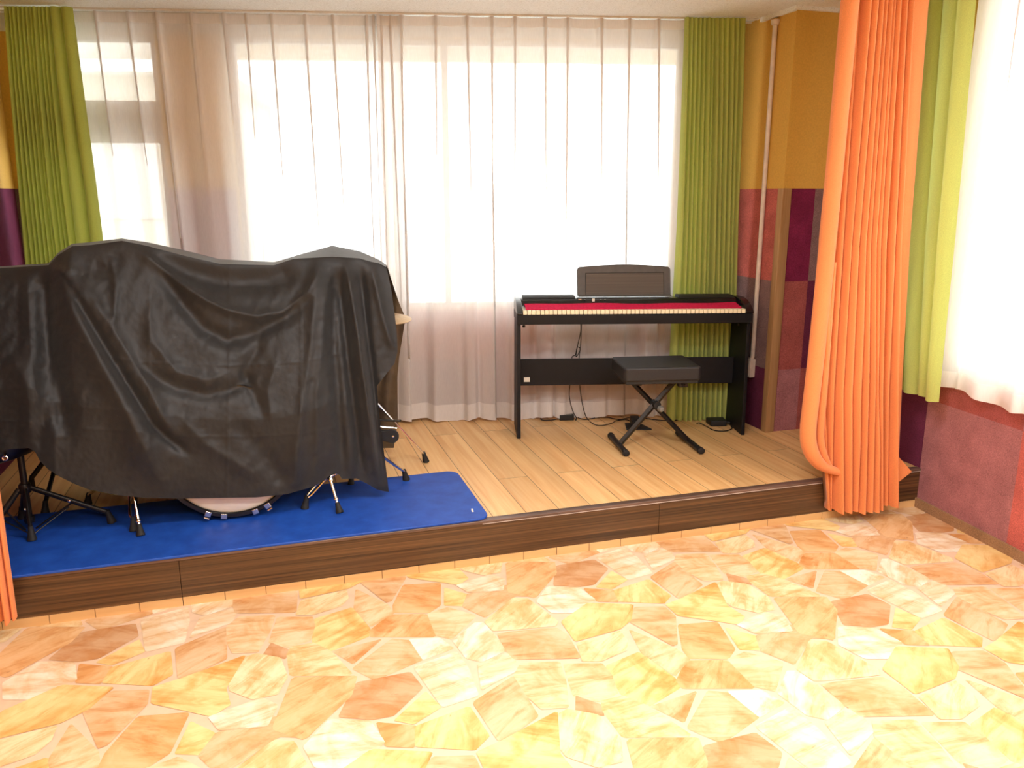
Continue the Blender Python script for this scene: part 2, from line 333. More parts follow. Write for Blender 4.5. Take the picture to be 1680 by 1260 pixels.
for p in me.polygons:
    if p.index in info:
        ci, cx, cy = info[p.index]; rr = random.Random(ci*31+5); ang = rr.uniform(-.5, 1.2); ox, oy = rr.uniform(0, 9), rr.uniform(0, 9); base = lin(SC[ST[ci][0]])
        for li in p.loop_indices:
            v = me.vertices[me.loops[li].vertex_index].co; x, y = v.x-cx, v.y-cy
            uvl.data[li].uv = (ox+x*math.cos(ang)+y*math.sin(ang), oy-x*math.sin(ang)+y*math.cos(ang)); vc.data[li].color = base
# ---- ceiling
S(MB().box(-2.4, 3.4, -2.8, 5.6, CZ, CZ+.1).build('ceiling', M['ceil']))
# ---- window wall (back)
LX, SX, CY, PX = -1.25, 2.66, 3.764, 3.02      # stage left wall, alcove side wall, pier face, wall beside the stage
UL = (LX-W0[0])/WE[0]+.0; UR = 1.98
OFF = .16
wins = [(-1.985, -1.27), (-.90, 1.61)]; ZS, ZT = .81, 2.295
def wallgrid(mb, fr, us, zs, pick):
    for a, c_ in zip(us, us[1:]):
        for z0, z1 in zip(zs, zs[1:]):
            k = pick((a+c_)/2, (z0+z1)/2)
            if k is not None: mb.quad(fr(a, z0), fr(c_, z0), fr(c_, z1), fr(a, z1), k)
TM = [M['yellow'], M['salmon'], M['taupe'], M['plum'], M['mag'], M['mauve'], M['red'], M['brick'], M['rim'], M['trimwood'], M['lintel']]
tiles = [.16, .515, 1.005, 1.495, CZ]
def pk(u, z):
    for a, c_ in wins:
        if a < u < c_ and ZS < z < ZT: return None
    if z > ZT: return 10
    if z > 1.495: return 0
    return [[3, 7, 2], [5, 1, 3], [7, 2, 5], [1, 7, 4]][int((u+10)/.49) % 4][0 if z < .515 else 1 if z < 1.005 else 2]
us = sorted(set([UL-.25, UR+.2]+[x for w in wins for x in w]+[UL+.49*k for k in range(1, 9) if UL+.49*k < UR]))
w = MB(); wallgrid(w, lambda u, z: WP(u, OFF, z), us, sorted(tiles+[ZS, ZT]), pk)
for a, c_ in wins:   # reveals
    w.box(a-.001, a, OFF, OFF+.14, ZS, ZT, WP, 0); w.box(c_, c_+.001, OFF, OFF+.14, ZS, ZT, WP, 0); w.box(a, c_, OFF, OFF+.14, ZS-.001, ZS, WP, 0); w.box(a, c_, OFF, OFF+.14, ZT, ZT+.001, WP, 0)
# outer skin of the wall so daylight only enters through the openings
w2 = lambda u, z: WP(u, OFF+.14, z)
wallgrid(w, w2, us, sorted(tiles+[ZS, ZT]), lambda u, z: None if pk(u, z) is None else 0)
S(w.build('wall_back', TM, smooth='keep'))
# ---- stage left wall, main-room walls
w = MB(); wallgrid(w, lambda y, z: Vector((LX, y, z)), [3.0, 3.49, 3.98, 4.47, 5.3], tiles, lambda y, z: 0 if z > 1.495 else [3, 7, 2, 3][int((y-3)/.49) % 4] if z > 1.005 else [7, 2, 3, 1][int((y-3)/.49) % 4])
w.box(LX-.1, LX-.001, 3.0, 5.3, FZ, CZ, mi=0); S(w.build('wall_left', TM))
w = MB(); w.box(-2.3, LX-.1, 3.0, 3.1, FZ, CZ); w.box(-2.3, -2.2, -2.7, 3.0, FZ, CZ); w.box(-2.3, 3.2, -2.7, -2.6, FZ, CZ); S(w.build('wall_front', [M['yellow']]))
# ---- alcove side wall and pier
w = MB(); wallgrid(w, lambda y, z: Vector((SX, y, z)), [CY, 4.3], tiles, lambda y, z: 0 if z > 1.495 else 1 if z > 1.005 else 2 if z > .515 else 3)
S(w.build('wall_alcove_right', TM))
w = MB(); wallgrid(w, lambda x, z: Vector((x, CY, z)), [SX, 2.70, 2.857, PX], tiles,
    lambda x, z: 0 if z > 1.495 else (4 if x < 2.857 else 2) if z > 1.005 else (7 if x < 2.857 else 3) if z > .515 else (5 if x < 2.857 else 7))
w.box(SX+.002, PX+.1, CY+.001, 4.3, FZ, CZ, mi=0); S(w.build('wall_pier', TM))
S(MB().box(SX-.012, SX, CY, CY+.035, SZ, 1.495).box(SX-.012, SX+.042, CY-.012, CY, SZ, 1.495).build('trim_1', M['trimwood'], bevel=.002))
S(MB().box(SX-.016, SX, CY, 4.06, CZ-.022, CZ).box(SX-.016, PX, CY-.016, CY, CZ-.018, CZ).build('trim_2', M['ceil']))
w = MB(); wallgrid(w, lambda y, z: Vector((PX, y, z)), [2.985, 3.4, CY], tiles, lambda y, z: 0 if z > 1.495 else 3 if z < .515 else 2 if z < 1.005 else 5)
w.quad((PX, 2.985, FZ), (PX, 3.0, FZ), (PX, 3.0, SZ), (PX, 2.985, SZ), 3)
S(w.build('wall_stage_right', TM))
# ---- right wall with its window
RW = (.07, 2.35); RZ = (.66, 2.34)
w = MB(); vs = [0, .07, .555, 1.1, 1.65, 2.2, 2.35, 2.75, 3.3, 3.85, 5.65]
def pr(v, z):
    if RW[0] < v < RW[1] and RZ[0] < z < RZ[1]: return None
    if z < .012: return 8
    if z > 1.495: return 0
    k = 0 if v < .555 else 1+int((v-.555)/.545)
    return [[5, 7, 1], [6, 5, 2], [2, 3, 1], [5, 1, 4]][k % 4][0 if z < .51 else 1 if z < 1.005 else 2]
wallgrid(w, lambda v, z: RP(v, 0, z), vs, [FZ, .012, .51, RZ[0], 1.005, 1.495, RZ[1], CZ], pr)
wallgrid(w, lambda v, z: RP(v, -.14, z), vs, [FZ, .012, .51, RZ[0], 1.005, 1.495, RZ[1], CZ], lambda v, z: None if pr(v, z) is None else 0)
for bx in ((RW[0]-.001, RW[0], RZ[0], RZ[1]), (RW[1], RW[1]+.001, RZ[0], RZ[1]), (RW[0], RW[1], RZ[0]-.001, RZ[0]), (RW[0], RW[1], RZ[1], RZ[1]+.001)): w.box(bx[0], bx[1], -.14, 0, bx[2], bx[3], RP, 0)
S(w.build('wall_right', TM, smooth='keep'))
S(MB().box(0, 5.6, 0, .012, FZ, .012, RP).build('baseboard_right', M['rim']))
# ---- windows
def window(name, fr, a, c_, z0, z1, mull, trans=None, th=.035):
    o = S(MB().box(a, a+th, 0, .05, z0, z1, fr).box(c_-th, c_, 0, .05, z0, z1, fr).box(a, c_, 0, .05, z0, z0+th, fr).box(a, c_, 0, .05, z1-th, z1, fr).build(name, M['alu'], bevel=.003))
    for m_ in mull: MB().box(m_[0], m_[1], -.005, .055, z0+th, z1-th, fr).build('mullion', M['alu'], o, bevel=.003)
    if trans: MB().box(a+th, c_-th, -.005, .055, trans[0], trans[1], fr).build('transom', M['alu'], o, bevel=.003)
    MB().box(a+th, c_-th, .02, .026, z0+th, z1-th, fr).build('glass_pane', M['glass'], o)
    return o
window('window_1', lambda u, o_, z: WP(u, OFF+.04+o_, z), wins[0][0], wins[0][1], ZS, ZT, [], (1.74, 1.96))
window('window_2', lambda u, o_, z: WP(u, OFF+.04+o_, z), wins[1][0], wins[1][1], ZS, ZT, [(.245, .28)])
window('window_3', lambda v, o_, z: RP(v, -.04-o_, z), RW[0], RW[1], RZ[0], RZ[1], [(1.28, 1.35)])
# ---- outside, seen faintly through the voile: an eave over the windows, a pale house, paving
S(MB().box(-3, 3.5, .9, 1.7, 2.52, 2.62, WP).box(-3, 3.5, .9, .96, 2.285, 2.52, WP).build('trim_3', M['eave']))
hs = empty('neighbouring_house', WP(-3.4, 5.5, FZ-.3), 'pale rendered house outside, faintly seen through the left window voile', 'house', WD)
MB().box(-6.4, -2.4, 5.2, 8.5, FZ-.3, 2.75, WP).build('wall', M['outwall'], hs); MB().box(-6.7, -2.1, 4.9, 8.8, 2.75, 2.9, WP).build('roof', M['eave'], hs)
for u_ in (-3.35, -4.6): MB().box(u_-.35, u_+.35, 5.16, 5.2, 1.2, 2.1, WP).build('window', M['alu'], hs)
S(MB().box(-14, 14, OFF+.15, 16, FZ-.4, FZ-.35, WP).build('ground', M['outroad']))
# ================================================================ STAGE
st = empty('stage_platform', (1, 3.0, FZ), 'low wooden stage with light oak planks and dark walnut front edge', 'stage')
we = [WP(UL-.02, OFF, 0), WP(UR+.15, OFF, 0)]
pg = [(LX, 3.035), (PX+.03, 3.035), (PX+.03, CY), (SX, CY), (SX, WP((SX-W0[0])/WE[0]-.04, OFF, 0).y), (LX, we[0].y)]
MB().prism(pg, SZ-.02, SZ, lambda a, c_, h: Vector((a, c_, h))).build('plank_deck', M['plank'], st)
# dark laminate fascia in lengths, hair-line joints
f_ = MB(); xs = [LX, -.36, 1.605, PX+.01]
for a, c_ in zip(xs, xs[1:]): f_.box(a+.0008, c_-.0008, 3.0, 3.02, 0, SZ-.012)
f_.build('fascia', M['darkwood'], st, bevel=.001)
MB().box(LX, PX+.01, 2.996, 3.035, SZ-.012, SZ+.0015).build('nosing', M['nosing'], st, bevel=.003)
MB().box(.80, PX-.005, 2.9945, 2.997, SZ-.0125, SZ-.0095).build('metal_edge', M['edge'], st)
sk = MB(); xx = LX; seam = MB()
while xx < PX: sk.box(xx+.0012, min(xx+.1485, PX)-.0012, 2.998, 3.012, FZ, 0); xx += .1485
sk.box(LX, PX-.002, 3.0, 3.03, FZ, 0, mi=1); sk.build('kick_strip', [M['striplank'], M['seam']], st)
MB().box(LX, PX+.01, 3.02, 3.035, 0, SZ-.02).build('carcass', M['seam'], st)
# ================================================================ CURTAINS
def pleats(mb, fr, rows, n=26, m=8, off0=0., dep=.02, seed=1, pw=.6, jit=.3, mi=0, rowdep=None, wob=.002, hem=0., base=None, wk=1.5, dmul={}):
    """rows: list of (z, [u boundaries]); each gap is a rounded pleat towards the room (fr's +off), base = per-pleat set-forward/back"""
    rr = random.Random(seed); nb = len(rows[0][1]); dj = [1+rr.uniform(-jit, jit) for _ in range(nb)]; ph = [rr.uniform(0, 6) for _ in range(nb)]; hj = [rr.uniform(-1, 1) for _ in range(nb)]
    bj = base or [rr.uniform(-.012, .012) for _ in range(nb)]; z0, z1 = rows[0][0], rows[-1][0]; P = []
    for i in range(n+1):
        tt = i/n; z = lerp(z0, z1, tt)
        for k in range(len(rows)-1):
            if rows[k][0] >= z-1e-9 >= rows[k+1][0]-2e-9: break
        q = (rows[k][0]-z)/(rows[k][0]-rows[k+1][0]); q = min(1, max(0, q)); U = [lerp(a, c_, q) for a, c_ in zip(rows[k][1], rows[k+1][1])]
        U = [u+wob*math.sin(2.6*z+ph[j])*min(1, tt*4) for j, u in enumerate(U)]
        dm = (rowdep(tt) if rowdep else 1.); row = []
        for j in range(nb-1):
            a, c_ = U[j], U[j+1]; wd = abs(c_-a)
            for s in range(m+1):
                x = s/m; bulge = math.sin(math.pi*x)**pw; e = .04 if s == 0 else -.04 if s == m else 0
                d = off0+dm*(bj[j]+dj[j]*min(dep, wd*wk)*dmul.get(j, 1)*bulge)
                row.append(fr(lerp(a, c_, x+e), d, z-hem*tt*(hj[j]*.5*bulge+.5)*(1 if i == n else tt)))
        P.append(row)
    mb.grid(P, mi); return mb
rail = lambda u, o_, z: WP(u, -.015-o_, z)
# --- lime green curtain, left
def gu(x, y, o_=-.04): return wu(x, y, o_)[0]
tops = [gu(x, 20) for x in (4, 11, 17, 24, 31, 38, 45, 52, 59, 66, 73, 80, 97, 118)]
mids = [gu(x, 300) for x in (27, 35, 43, 50, 57, 64, 71, 78, 86, 93, 101, 112, 136, 156)]
bots = [gu(x, 430) for x in (40, 49, 57, 64, 72, 79, 87, 94, 101, 109, 117, 127, 150, 172)]
low = [b_+(b_-m_)*.6 for b_, m_ in zip(bots, mids)]
g = MB(); pleats(g, rail, [(CZ-.006, tops), (1.48, mids), (1.10, bots), (.185, low)], 36, 8, dep=.045, seed=3, wob=.0006, jit=.15, rowdep=lambda t_: .6+.4*min(1, t_*6))
o = g.build('lime_curtain', M['greenshade'], smooth='keep'); tag(o, 'lime green curtain at the far left, drawn back beside the pillar window', 'curtain', 'lime green window curtains')
# --- lime green curtain, right of the window wall
xt = [1125, 1133, 1140, 1147, 1154, 1161, 1168, 1175, 1182, 1190, 1199, 1207, 1216, 1226]
xm = [1112, 1123, 1131, 1138, 1145, 1153, 1161, 1168, 1176, 1184, 1192, 1199, 1206, 1213]
xb = [1094, 1110, 1121, 1129, 1137, 1145, 1152, 1160, 1168, 1177, 1185, 1193, 1199, 1205]
g = MB(); pleats(g, rail, [(CZ-.006, [gu(x, 35) for x in xt]), (1.3, [gu(x, 370) for x in xm]), (.17, [gu(x, 688) for x in xb])], 36, 8, dep=.045, seed=5, wob=.0006, jit=.15, rowdep=lambda t_: .6+.4*min(1, t_*6), hem=.012)
o = g.build('lime_curtain', M['green'], smooth='keep'); tag(o, 'lime green floor-length curtain hanging behind the black digital piano', 'curtain', 'lime green window curtains')
# --- lime green curtain on the right wall
def rv(x, y, o_=.12):
    a = RP(0, o_, 0); c_ = RP(1, o_, 0); p = onpl(x, y, a, c_); return (p-a).to_2d().dot(RE.to_2d())
g = MB(); rr_ = lambda v, o_, z: RP(v, .125+o_, z)
pleats(g, rr_, [(CZ-.02, [rv(x, 0)+d for x, d in ((1500, -.02), (1533, 0), (1548, 0), (1576, .0), (1606, .0))]), (1.3, [rv(x, 330) for x in (1480, 1503, 1528, 1550, 1581)]), (.565, [rv(x, 640) for x in (1465, 1488, 1510, 1527, 1549)])], 30, 10, dep=.03, seed=8, pw=.9, hem=.012, jit=.15, base=[0, .008, 0, .01, .0], wk=.8)
o = g.build('lime_curtain', M['green'], smooth='keep'); tag(o, 'shorter lime green curtain on the right wall, between the orange drape and white voile', 'curtain', 'lime green window curtains')
# --- voile panels with pinch pleats
def voile(mb, fr, ut, ub, zt, zb, npl, seed, n=46, m=14, amp=.018, mi=0, zlo=None, gather=0):
    rr = random.Random(seed); P = []; ph = [rr.uniform(-.9, .9) for _ in range(npl+1)]; am = [rr.uniform(.5, 1.3) for _ in range(npl+1)]; dr = [rr.uniform(-.28, .28) for _ in range(npl+1)]
    fi = [rr.uniform(.8, 1.25) for _ in range(npl)]
    if gather: am[-gather:] = [a*1.5+.5 for a in am[-gather:]]
    if 1:
        pass
    tot = sum(fi); cum = [0]
    if gather:
        for k_ in range(gather): fi[-1-k_] *= .30
    tot = sum(fi)
    for f in fi: cum.append(cum[-1]+f/tot)
    for i in range(n+1):
        q = i/n; z = lerp(zt, zb, q)
        if zlo is not None and z > zlo+1e-6 and zt != zlo: pass
        row = []
        for j in range(npl):
            for s in range(m+(1 if j == npl-1 else 0)):
                x = s/m; U = lerp(cum[j], cum[j+1], x); e = min(x, 1-x)
                jj = j if x < .5 else j+1
                pinch = math.exp(-(e/.07)**2)*.024*max(0, 1-q*2.2)
                ql = min(1, q*1.8); g1 = lerp(am[j], am[j+1], x)
                wave = amp*ql*g1*math.sin(2*math.pi*(x+dr[jj]*q)+1.57+ph[j]*(1-abs(2*x-1))*ql*.6)
                wave += amp*.45*ql*math.sin(5.1*(j+x)+3*q)
                # soft crease trailing down from each pleat
                wave += .012*math.exp(-(e/.05)**2)*max(0, min(1, q*3))*max(0, 1.05-q)*am[jj]
                sag = -.004*math.sin(math.pi*x)*(1-min(1, q*5))
                u = lerp(lerp(ut[0], ut[1], U), lerp(ub[0], ub[1], U), q)+.012*ql*math.sin(2*math.pi*x+2*ph[j])
                zz = z+(.010*math.sin(2.3*(j+x)+ph[j])*q**8)+sag
                row.append(fr(u, pinch+wave, zz))
        P.append(row)
    mb.grid(P, mi)
    # sewn pinch pleats: each one a narrow triple-cloth fin tapering down into the drape
    for j in range(1, npl):
        c = j*m; L = rr.uniform(.22, .62)*(1.25 if j > npl-1-gather else 1); k = max(4, int(n*L)); lean = rr.uniform(-.5, .5); fin = []
        for i in range(k+1):
            q = i/k; p = P[i][c]; dn = (P[i][c]-(P[i][c-2]+P[i][c+2])/2); a = (P[i][c+1]-P[i][c-1]).normalized(); w_ = lerp(.0085, .0018, q**.7)
            nrm = a.cross(Vector((0, 0, 1))).normalized()
            if (nrm.x*p.x+nrm.y*p.y) > 0: nrm = -nrm
            fin.append([p-a*w_*(1+lean)-Vector((0, 0, .002)), p+nrm*.006*(1-q), p+a*w_*(1-lean)])
        mb.grid(fin, 1)
    return P
vf = lambda u, o_, z: WP(u, .075-o_, z)
def curtain_voile(label, fr, ut, ub, zt, zb, npl, seed, amp=.018, hemh=.085, gather=0):
    g = MB(); P = voile(g, fr, ut, ub, zt, zb, npl, seed, amp=amp, gather=gather)
    o = g.build('voile_curtain', [M['sheer'], M['tuck']], smooth='keep'); tag(o, label, 'curtain', 'white voile curtains')
    # turned-up hem and heading tape: doubled cloth on the room side
    n = len(P)-1; k = max(2, round(hemh/((zt-zb)/n)))
    c0 = fr(0, 0, 0); c1 = fr(0, .003, 0); d = c1-c0
    MB().grid([[p+d for p in r] for r in P[n-k:]]).build('hem', M['sheerhem'], o, smooth='keep')
    MB().grid([[p+d for p in r] for r in P[:2]]).build('heading_tape', M['sheerhem'], o, smooth='keep')
    return o
curtain_voile('white voile curtain on the left, crossing the pillar behind the covered drum kit', vf, (-1.66, .03), (-1.60, .03), CZ-.004, .175, 14, 11, .02, gather=4)
curtain_voile('white voile curtain over the wide window, its hem ending behind the piano', lambda u, o_, z: WP(u, .05-o_, z), (-.085, 1.56), (-.10, 1.62), CZ-.004, .172, 11, 22, .022)
curtain_voile('white voile curtain on the right wall, ending above the mauve carpet panel', lambda v, o_, z: RP(v, .05+o_, z), (.10, 2.5), (.10, 2.5), CZ-.03, .60, 12, 33, .02)
# curtain rails
for nm, fr, a, c_ in (('wall', lambda u, o_, z: WP(u, o_, z), -2.0, 1.95),):
    S(MB().box(a, c_, -.002, .012, CZ-.008, CZ, fr).box(a, c_, .085, .10, CZ-.008, CZ, fr).build('trim_4', M['white'], bevel=.002))
S(MB().box(.05, 2.6, .06, .08, CZ-.02, CZ, RP).box(-.1, .5, .10, .12, CZ-.02, CZ, RP).build('trim_5', M['white'], bevel=.002))
S(MB().box(-1.2, 2.98, 2.925, 2.95, CZ-.02, CZ).build('trim_6', M['white'], bevel=.002))
# --- orange stage curtain, right: one gathered bundle
YO = 2.94
def ox(x, y): return aty(x, y, YO).x
fo_ = lambda u, o_, z: Vector((u, YO-o_, z))
T0 = [1384, 1403, 1410, 1417, 1428, 1438, 1446, 1453, 1460, 1466, 1473, 1482, 1490, 1497, 1532]
T1 = [1346, 1368, 1378, 1388, 1396, 1405, 1414, 1422, 1430, 1438, 1446, 1455, 1466, 1474, 1501]
T2 = [1348, 1354, 1361, 1372, 1381, 1392, 1404, 1415, 1425, 1433, 1440, 1447, 1456, 1466, 1487]
T3 = [1364, 1366, 1368, 1373, 1382, 1392, 1400, 1410, 1420, 1433, 1440, 1446, 1454, 1467, 1477]
g = MB(); zt_ = CZ-.03; z0r = aty(1450, 0, YO).z
pleats(g, fo_, [(zt_, [ox(x, 0)+.012 for x in T0]), (z0r, [ox(x, 0) for x in T0]), (aty(1420, 400, YO).z, [ox(x, 400) for x in T1]), (aty(1400, 640, YO).z, [ox(x, 640) for x in T2]), (.035, [ox(x, 828) for x in T3])], 52, 8, dep=.06, seed=4, jit=.2, pw=.62, rowdep=lambda t_: .7+.3*t_, hem=.02, wk=1.7, wob=0, base=[-.02, -.055, -.05, -.02, 0, .004, -.004, .004, 0, .014, -.05, -.02, .0, -.03, 0], dmul={13: .35, 3: 1.2})
# the two rolled leading folds that swing down and tuck in behind the bundle
def roll(ptsx, w0, lift, n=36):
    P = []; L = len(ptsx)-1
    for i in range(n+1):
        q = i/n*L; k = min(L-1, int(q)); s = q-k
        p0 = ptsx[max(0, k-1)]; p1 = ptsx[k]; p2 = ptsx[k+1]; p3 = ptsx[min(L, k+2)]
        cr = lambda a, b1, c1, d1: .5*((2*b1)+(-a+c1)*s+(2*a-5*b1+4*c1-d1)*s*s+(-a+3*b1-3*c1+d1)*s**3)
        P.append(tuple(cr(p0[m_], p1[m_], p2[m_], p3[m_]) for m_ in range(3)))
    pts = [aty(x, y, YO) for x, y, _ in P]; C = []
    for i, p in enumerate(pts):
        tn = (pts[min(i+1, n)]-pts[max(i-1, 0)]).normalized(); sd = Vector((-tn.z, 0, tn.x)) if True else None
        if sd.x < 0 and i < n*.5: sd = -sd
        if i and C and sd.dot(C[-1]) < 0: sd = -sd
        C.append(sd)
    P2 = []
    for i, p in enumerate(pts):
        w_ = P[i][2]*w0; row = []
        for k in range(13):
            a = math.pi*1.25*(k/12)-math.pi*.125; row.append(p+C[i]*(-math.cos(a)*w_)+Vector((0, -lift*math.sin(a)*(1-.5*max(0, i/n-.85)/.15)-.002, 0)))
        P2.append(row)
    return P2
g.grid(roll([(1401, -40, 1), (1394, 0, 1), (1372, 240, 1), (1355, 420, 1), (1341, 560, 1), (1331, 650, 1), (1325, 705, 1), (1328, 735, .95), (1340, 757, .8), (1356, 768, .6), (1376, 774, .5)], .036, .035))
g.grid(roll([(1366, 430, .6), (1356, 560, .9), (1350, 640, 1), (1345, 700, 1), (1346, 730, 1), (1353, 752, .9), (1362, 766, .6)], .018, .02, 24))
# turned-out corner of the hem on the far side
a = aty(1473, 748, YO+.01); c_ = aty(1496, 774, YO-.01); d = aty(1474, 791, YO); g.add([a, c_, d, aty(1465, 770, YO+.005)], [(0, 1, 2), (0, 2, 3)])
o = g.build('orange_drape', M['orange'], smooth='keep'); tag(o, 'gathered orange stage curtain at the right end of the stage, hem over the dark edge', 'curtain', 'orange stage curtains')
# --- orange stage curtain, left (mostly out of frame)
g = MB(); bx_ = [-1.19, -1.15, -1.12, -1.08, -1.04, -1.005, -.975, -.948, -.925, -.905, -.888, -.868]
pleats(g, fo_, [(zt_, [x*.9-.105 for x in bx_]), (1.2, [x-.0 for x in bx_]), (.055, [x-.014 for x in bx_])], 40, 8, dep=.035, seed=14, jit=.3, pw=.6, hem=.03)
o = g.build('orange_drape', M['orange'], smooth='keep'); tag(o, 'orange stage curtain at the left edge, hanging in front of the blue mat', 'curtain', 'orange stage curtains')
# ================================================================ PIPE + BOX on the alcove wall
pp = empty('wall_conduit', (SX-.015, 3.921, .56), 'thin white conduit running down the yellow and red alcove wall', 'pipe')
MB().tube([(SX-.014, 3.921, CZ-.035), (SX-.014, 3.921, .57), (SX-.014, 3.928, .545)], .0125, 12).build('pipe', M['pvc'], pp, smooth=40)
MB().lathe([(.0135, 0), (.02, .004), (.024, .02), (.024, .028)], (SX-.014, 3.921, CZ-.064), n=16, cap=True).build('ceiling_collar', M['pvc'], pp, smooth=40)
bxo = empty('outlet_box', (SX-.02, 3.94, .446), 'small white surface-mounted outlet box below the white conduit', 'outlet')
MB().box(SX-.036, SX-.001, 3.905, 3.965, .446, .552).build('housing', M['pvc'], bxo, bevel=.004)
MB().box(SX-.039, SX-.035, 3.912, 3.958, .455, .543).build('cover_plate', M['pvc'], bxo, bevel=.002)
# ================================================================ BLUE MAT
def rrect(x0, x1, y0, y1, r, n=8):
    P = []
    for cx, cy, a0 in ((x1-r, y1-r, 0), (x0+r, y1-r, 90), (x0+r, y0+r, 180), (x1-r, y0+r, 270)):
        for k in range(n+1): a = R(a0+90*k/n); P.append((cx+r*math.cos(a), cy+r*math.sin(a)))
    return P
mr = R(.6)
mt = empty('exercise_mat', (0, 3.3, SZ), 'long blue foam exercise mat under the covered drum kit', 'mat')
mfr = lambda a, c_, h: Vector((a*math.cos(mr)-(c_)*math.sin(mr)*0, c_+a*math.sin(mr)+.002, h))
MB().prism(rrect(-1.2, .835, 2.992, 3.605, .055), SZ+.001, SZ+.0115, mfr).build('foam_slab', [M['mat']], mt, bevel=.003)
p = atz(775, 837, SZ+.0125); MB().box(-.004, .004, -.018, .018, 0, .0006, lambda x, y, z: Vector((p.x+x*1.0+y*.15, p.y+y, SZ+.0116+z))).build('maker_mark', M['sticker'], mt)
MZ = SZ+.0115
# ================================================================ DIGITAL PIANO
PA = math.atan2(-.301, 1.207); PO = Vector((1.294, 4.052, 0)); PE = Vector((math.cos(PA), math.sin(PA), 0)); PB = Vector((-math.sin(PA), math.cos(PA), 0))
def PF(u, b_, z): return PO+PE*u+PB*b_+Vector((0, 0, SZ+z))
ps = empty('piano_stand', PF(.62, .15, 0), 'black wooden panel stand carrying the digital piano', 'piano stand', PA)
for u0 in (-.012, 1.236):
    MB().prism([(.0, 0), (.295, 0), (.285, .628), (.02, .628)], u0, u0+.02, lambda a, c_, h: PF(h, a, c_)).build('side_panel', M['black'], ps, bevel=.003)
MB().box(.008, 1.236, .2, .216, .252, .404, PF).build('cross_board', M['black'], ps, bevel=.002)
MB().box(.038, .072, .198, .2, .274, .300, PF).build('rating_sticker', M['sticker'], ps)
for zz in (.29, .37): MB().lathe([(.0, -.004), (.006, -.003), (.006, 0)], PF(1.222, .198, zz), -PB, 12).build('bolt', M['chrome'], ps, smooth=40)
for uu in (.03, 1.215): MB().lathe([(.0, -.012), (.008, -.010), (.008, 0), (.003, 0), (.003, .02)], PF(uu, .10, .612), (0, 0, 1), 12).build('thumb_screw', M['blackmat'], ps, smooth=40)
pn = empty('digital_piano', PF(.62, .15, .63), 'black digital piano with full keyboard and red key felt on its stand', 'piano', PA)
body = MB()
body.box(-.014, 1.258, 0, .30, .630, .682, PF)                                   # lower tray with key slip
body.build('keybed', M['black'], pn, bevel=.004)
sidep = [(.0, .682), (.0, .694), (.045, .722), (.10, .742), (.17, .752), (.27, .748), (.30, .735), (.30, .682)]
for u0, u1 in ((-.014, .0165), (1.2195, 1.262)):
    MB().prism(sidep, u0, u1, lambda a, c_, h: PF(h, a, c_)).build('end_cheek', M['blackgloss'], pn, bevel=.004, seg=3)
MB().prism([(.148, .682), (.15, .715), (.175, .742), (.20, .746), (.29, .743), (.30, .735), (.30, .682)], .0165, 1.2195, lambda a, c_, h: PF(h, a, c_)).build('top_panel', M['blackgloss'], pn, bevel=.002)
for u0, u1 in ((.03, .32), (.90, 1.21)):
    MB().prism([(.18, .745), (.195, .757), (.275, .757), (.285, .743)], u0, u1, lambda a, c_, h: PF(h, a, c_)).build('speaker_grille', M['blackmat'], pn, bevel=.002)
MB().box(.335, .352, .172, .176, .737, .744, PF).build('metal_badge', M['silver'], pn)
MB().box(.41, .425, .164, .168, .731, .747, PF).build('power_button', M['sticker'], pn, bevel=.001)
for uu in (.372, .46, .483): MB().lathe([(0, .004), (.004, .003), (.004, 0)], PF(uu, .17, .738), (0, 0, 1), 10).build('control_knob', M['grey'], pn, smooth=40)
ft = MB(); P = []
for i in range(7):
    q = i/6; P.append([PF(lerp(.035, 1.205, j/60)+(.0 if i else 0), lerp(.030, .146, q), .7095+.013*q+.0016*math.sin(j*.31+1)*q+.002*math.sin(j*.12)*q) for j in range(61)])
ft.grid(P); ft.grid([[p.copy() for p in P[0]], [p-Vector((0, 0, .0035)) for p in P[0]]]); o = ft.build('key_felt', M['felt'], pn, smooth='keep')
k0 = MB(); pitch = 1.2/52
k0.box(.018+.0014, .018+pitch-.0014, .002, .146, .684, .7055, PF); key = k0.build('white_key', M['key'], pn, bevel=.0012)
for k in range(1, 52):
    c_ = key.copy(); col.objects.link(c_); c_.parent = pn; c_.matrix_parent_inverse = key.matrix_parent_inverse; c_.location = key.location+Vector((pitch*k, 0, 0))
rs = empty('music_rest', PF(.61, .27, .75), 'charcoal plastic music rest with ribbed panel standing on the digital piano', 'music stand', PA)
def rrest(u0, u1, z0, z1, r, arch, n=10):
    P = [(u0, z0), (u1, z0)]
    for k in range(n+1): a = R(90*k/n); P.append((u1-r+r*math.cos(a), z1-r+r*math.sin(a)))
    for k in range(1, 12): q = k/12; P.append((lerp(u1-r, u0+r, q), z1+arch*math.sin(math.pi*q)))
    for k in range(n+1): a = R(90+90*k/n); P.append((u0+r+r*math.cos(a), z1-r+r*math.sin(a)))
    return P
lean = lambda u, d, z: PF(u, .268+(z-.745)*.22+d, z)
MB().prism(rrest(.343, .873, .748, .908, .02, .012), 0, .014, lambda a, c_, h: lean(a, h, c_)).build('back_plate', M['rest'], rs, bevel=.004)
MB().box(.392, .832, -.0015, .002, .757, .873, lambda u, d, z: lean(u, d, z)).build('ribbed_panel', M['restin'], rs)
rim_ = MB()
for u0, u1, z0, z1 in ((.389, .392, .756, .876), (.832, .835, .756, .876), (.389, .835, .873, .876)): rim_.box(u0, u1, -.002, .001, z0, z1, lean)
rim_.build('panel_groove', M['rubber'], rs)
MB().box(.345, .871, -.03, .0, .748, .754, lean).build('ledge', M['rest'], rs, bevel=.002)
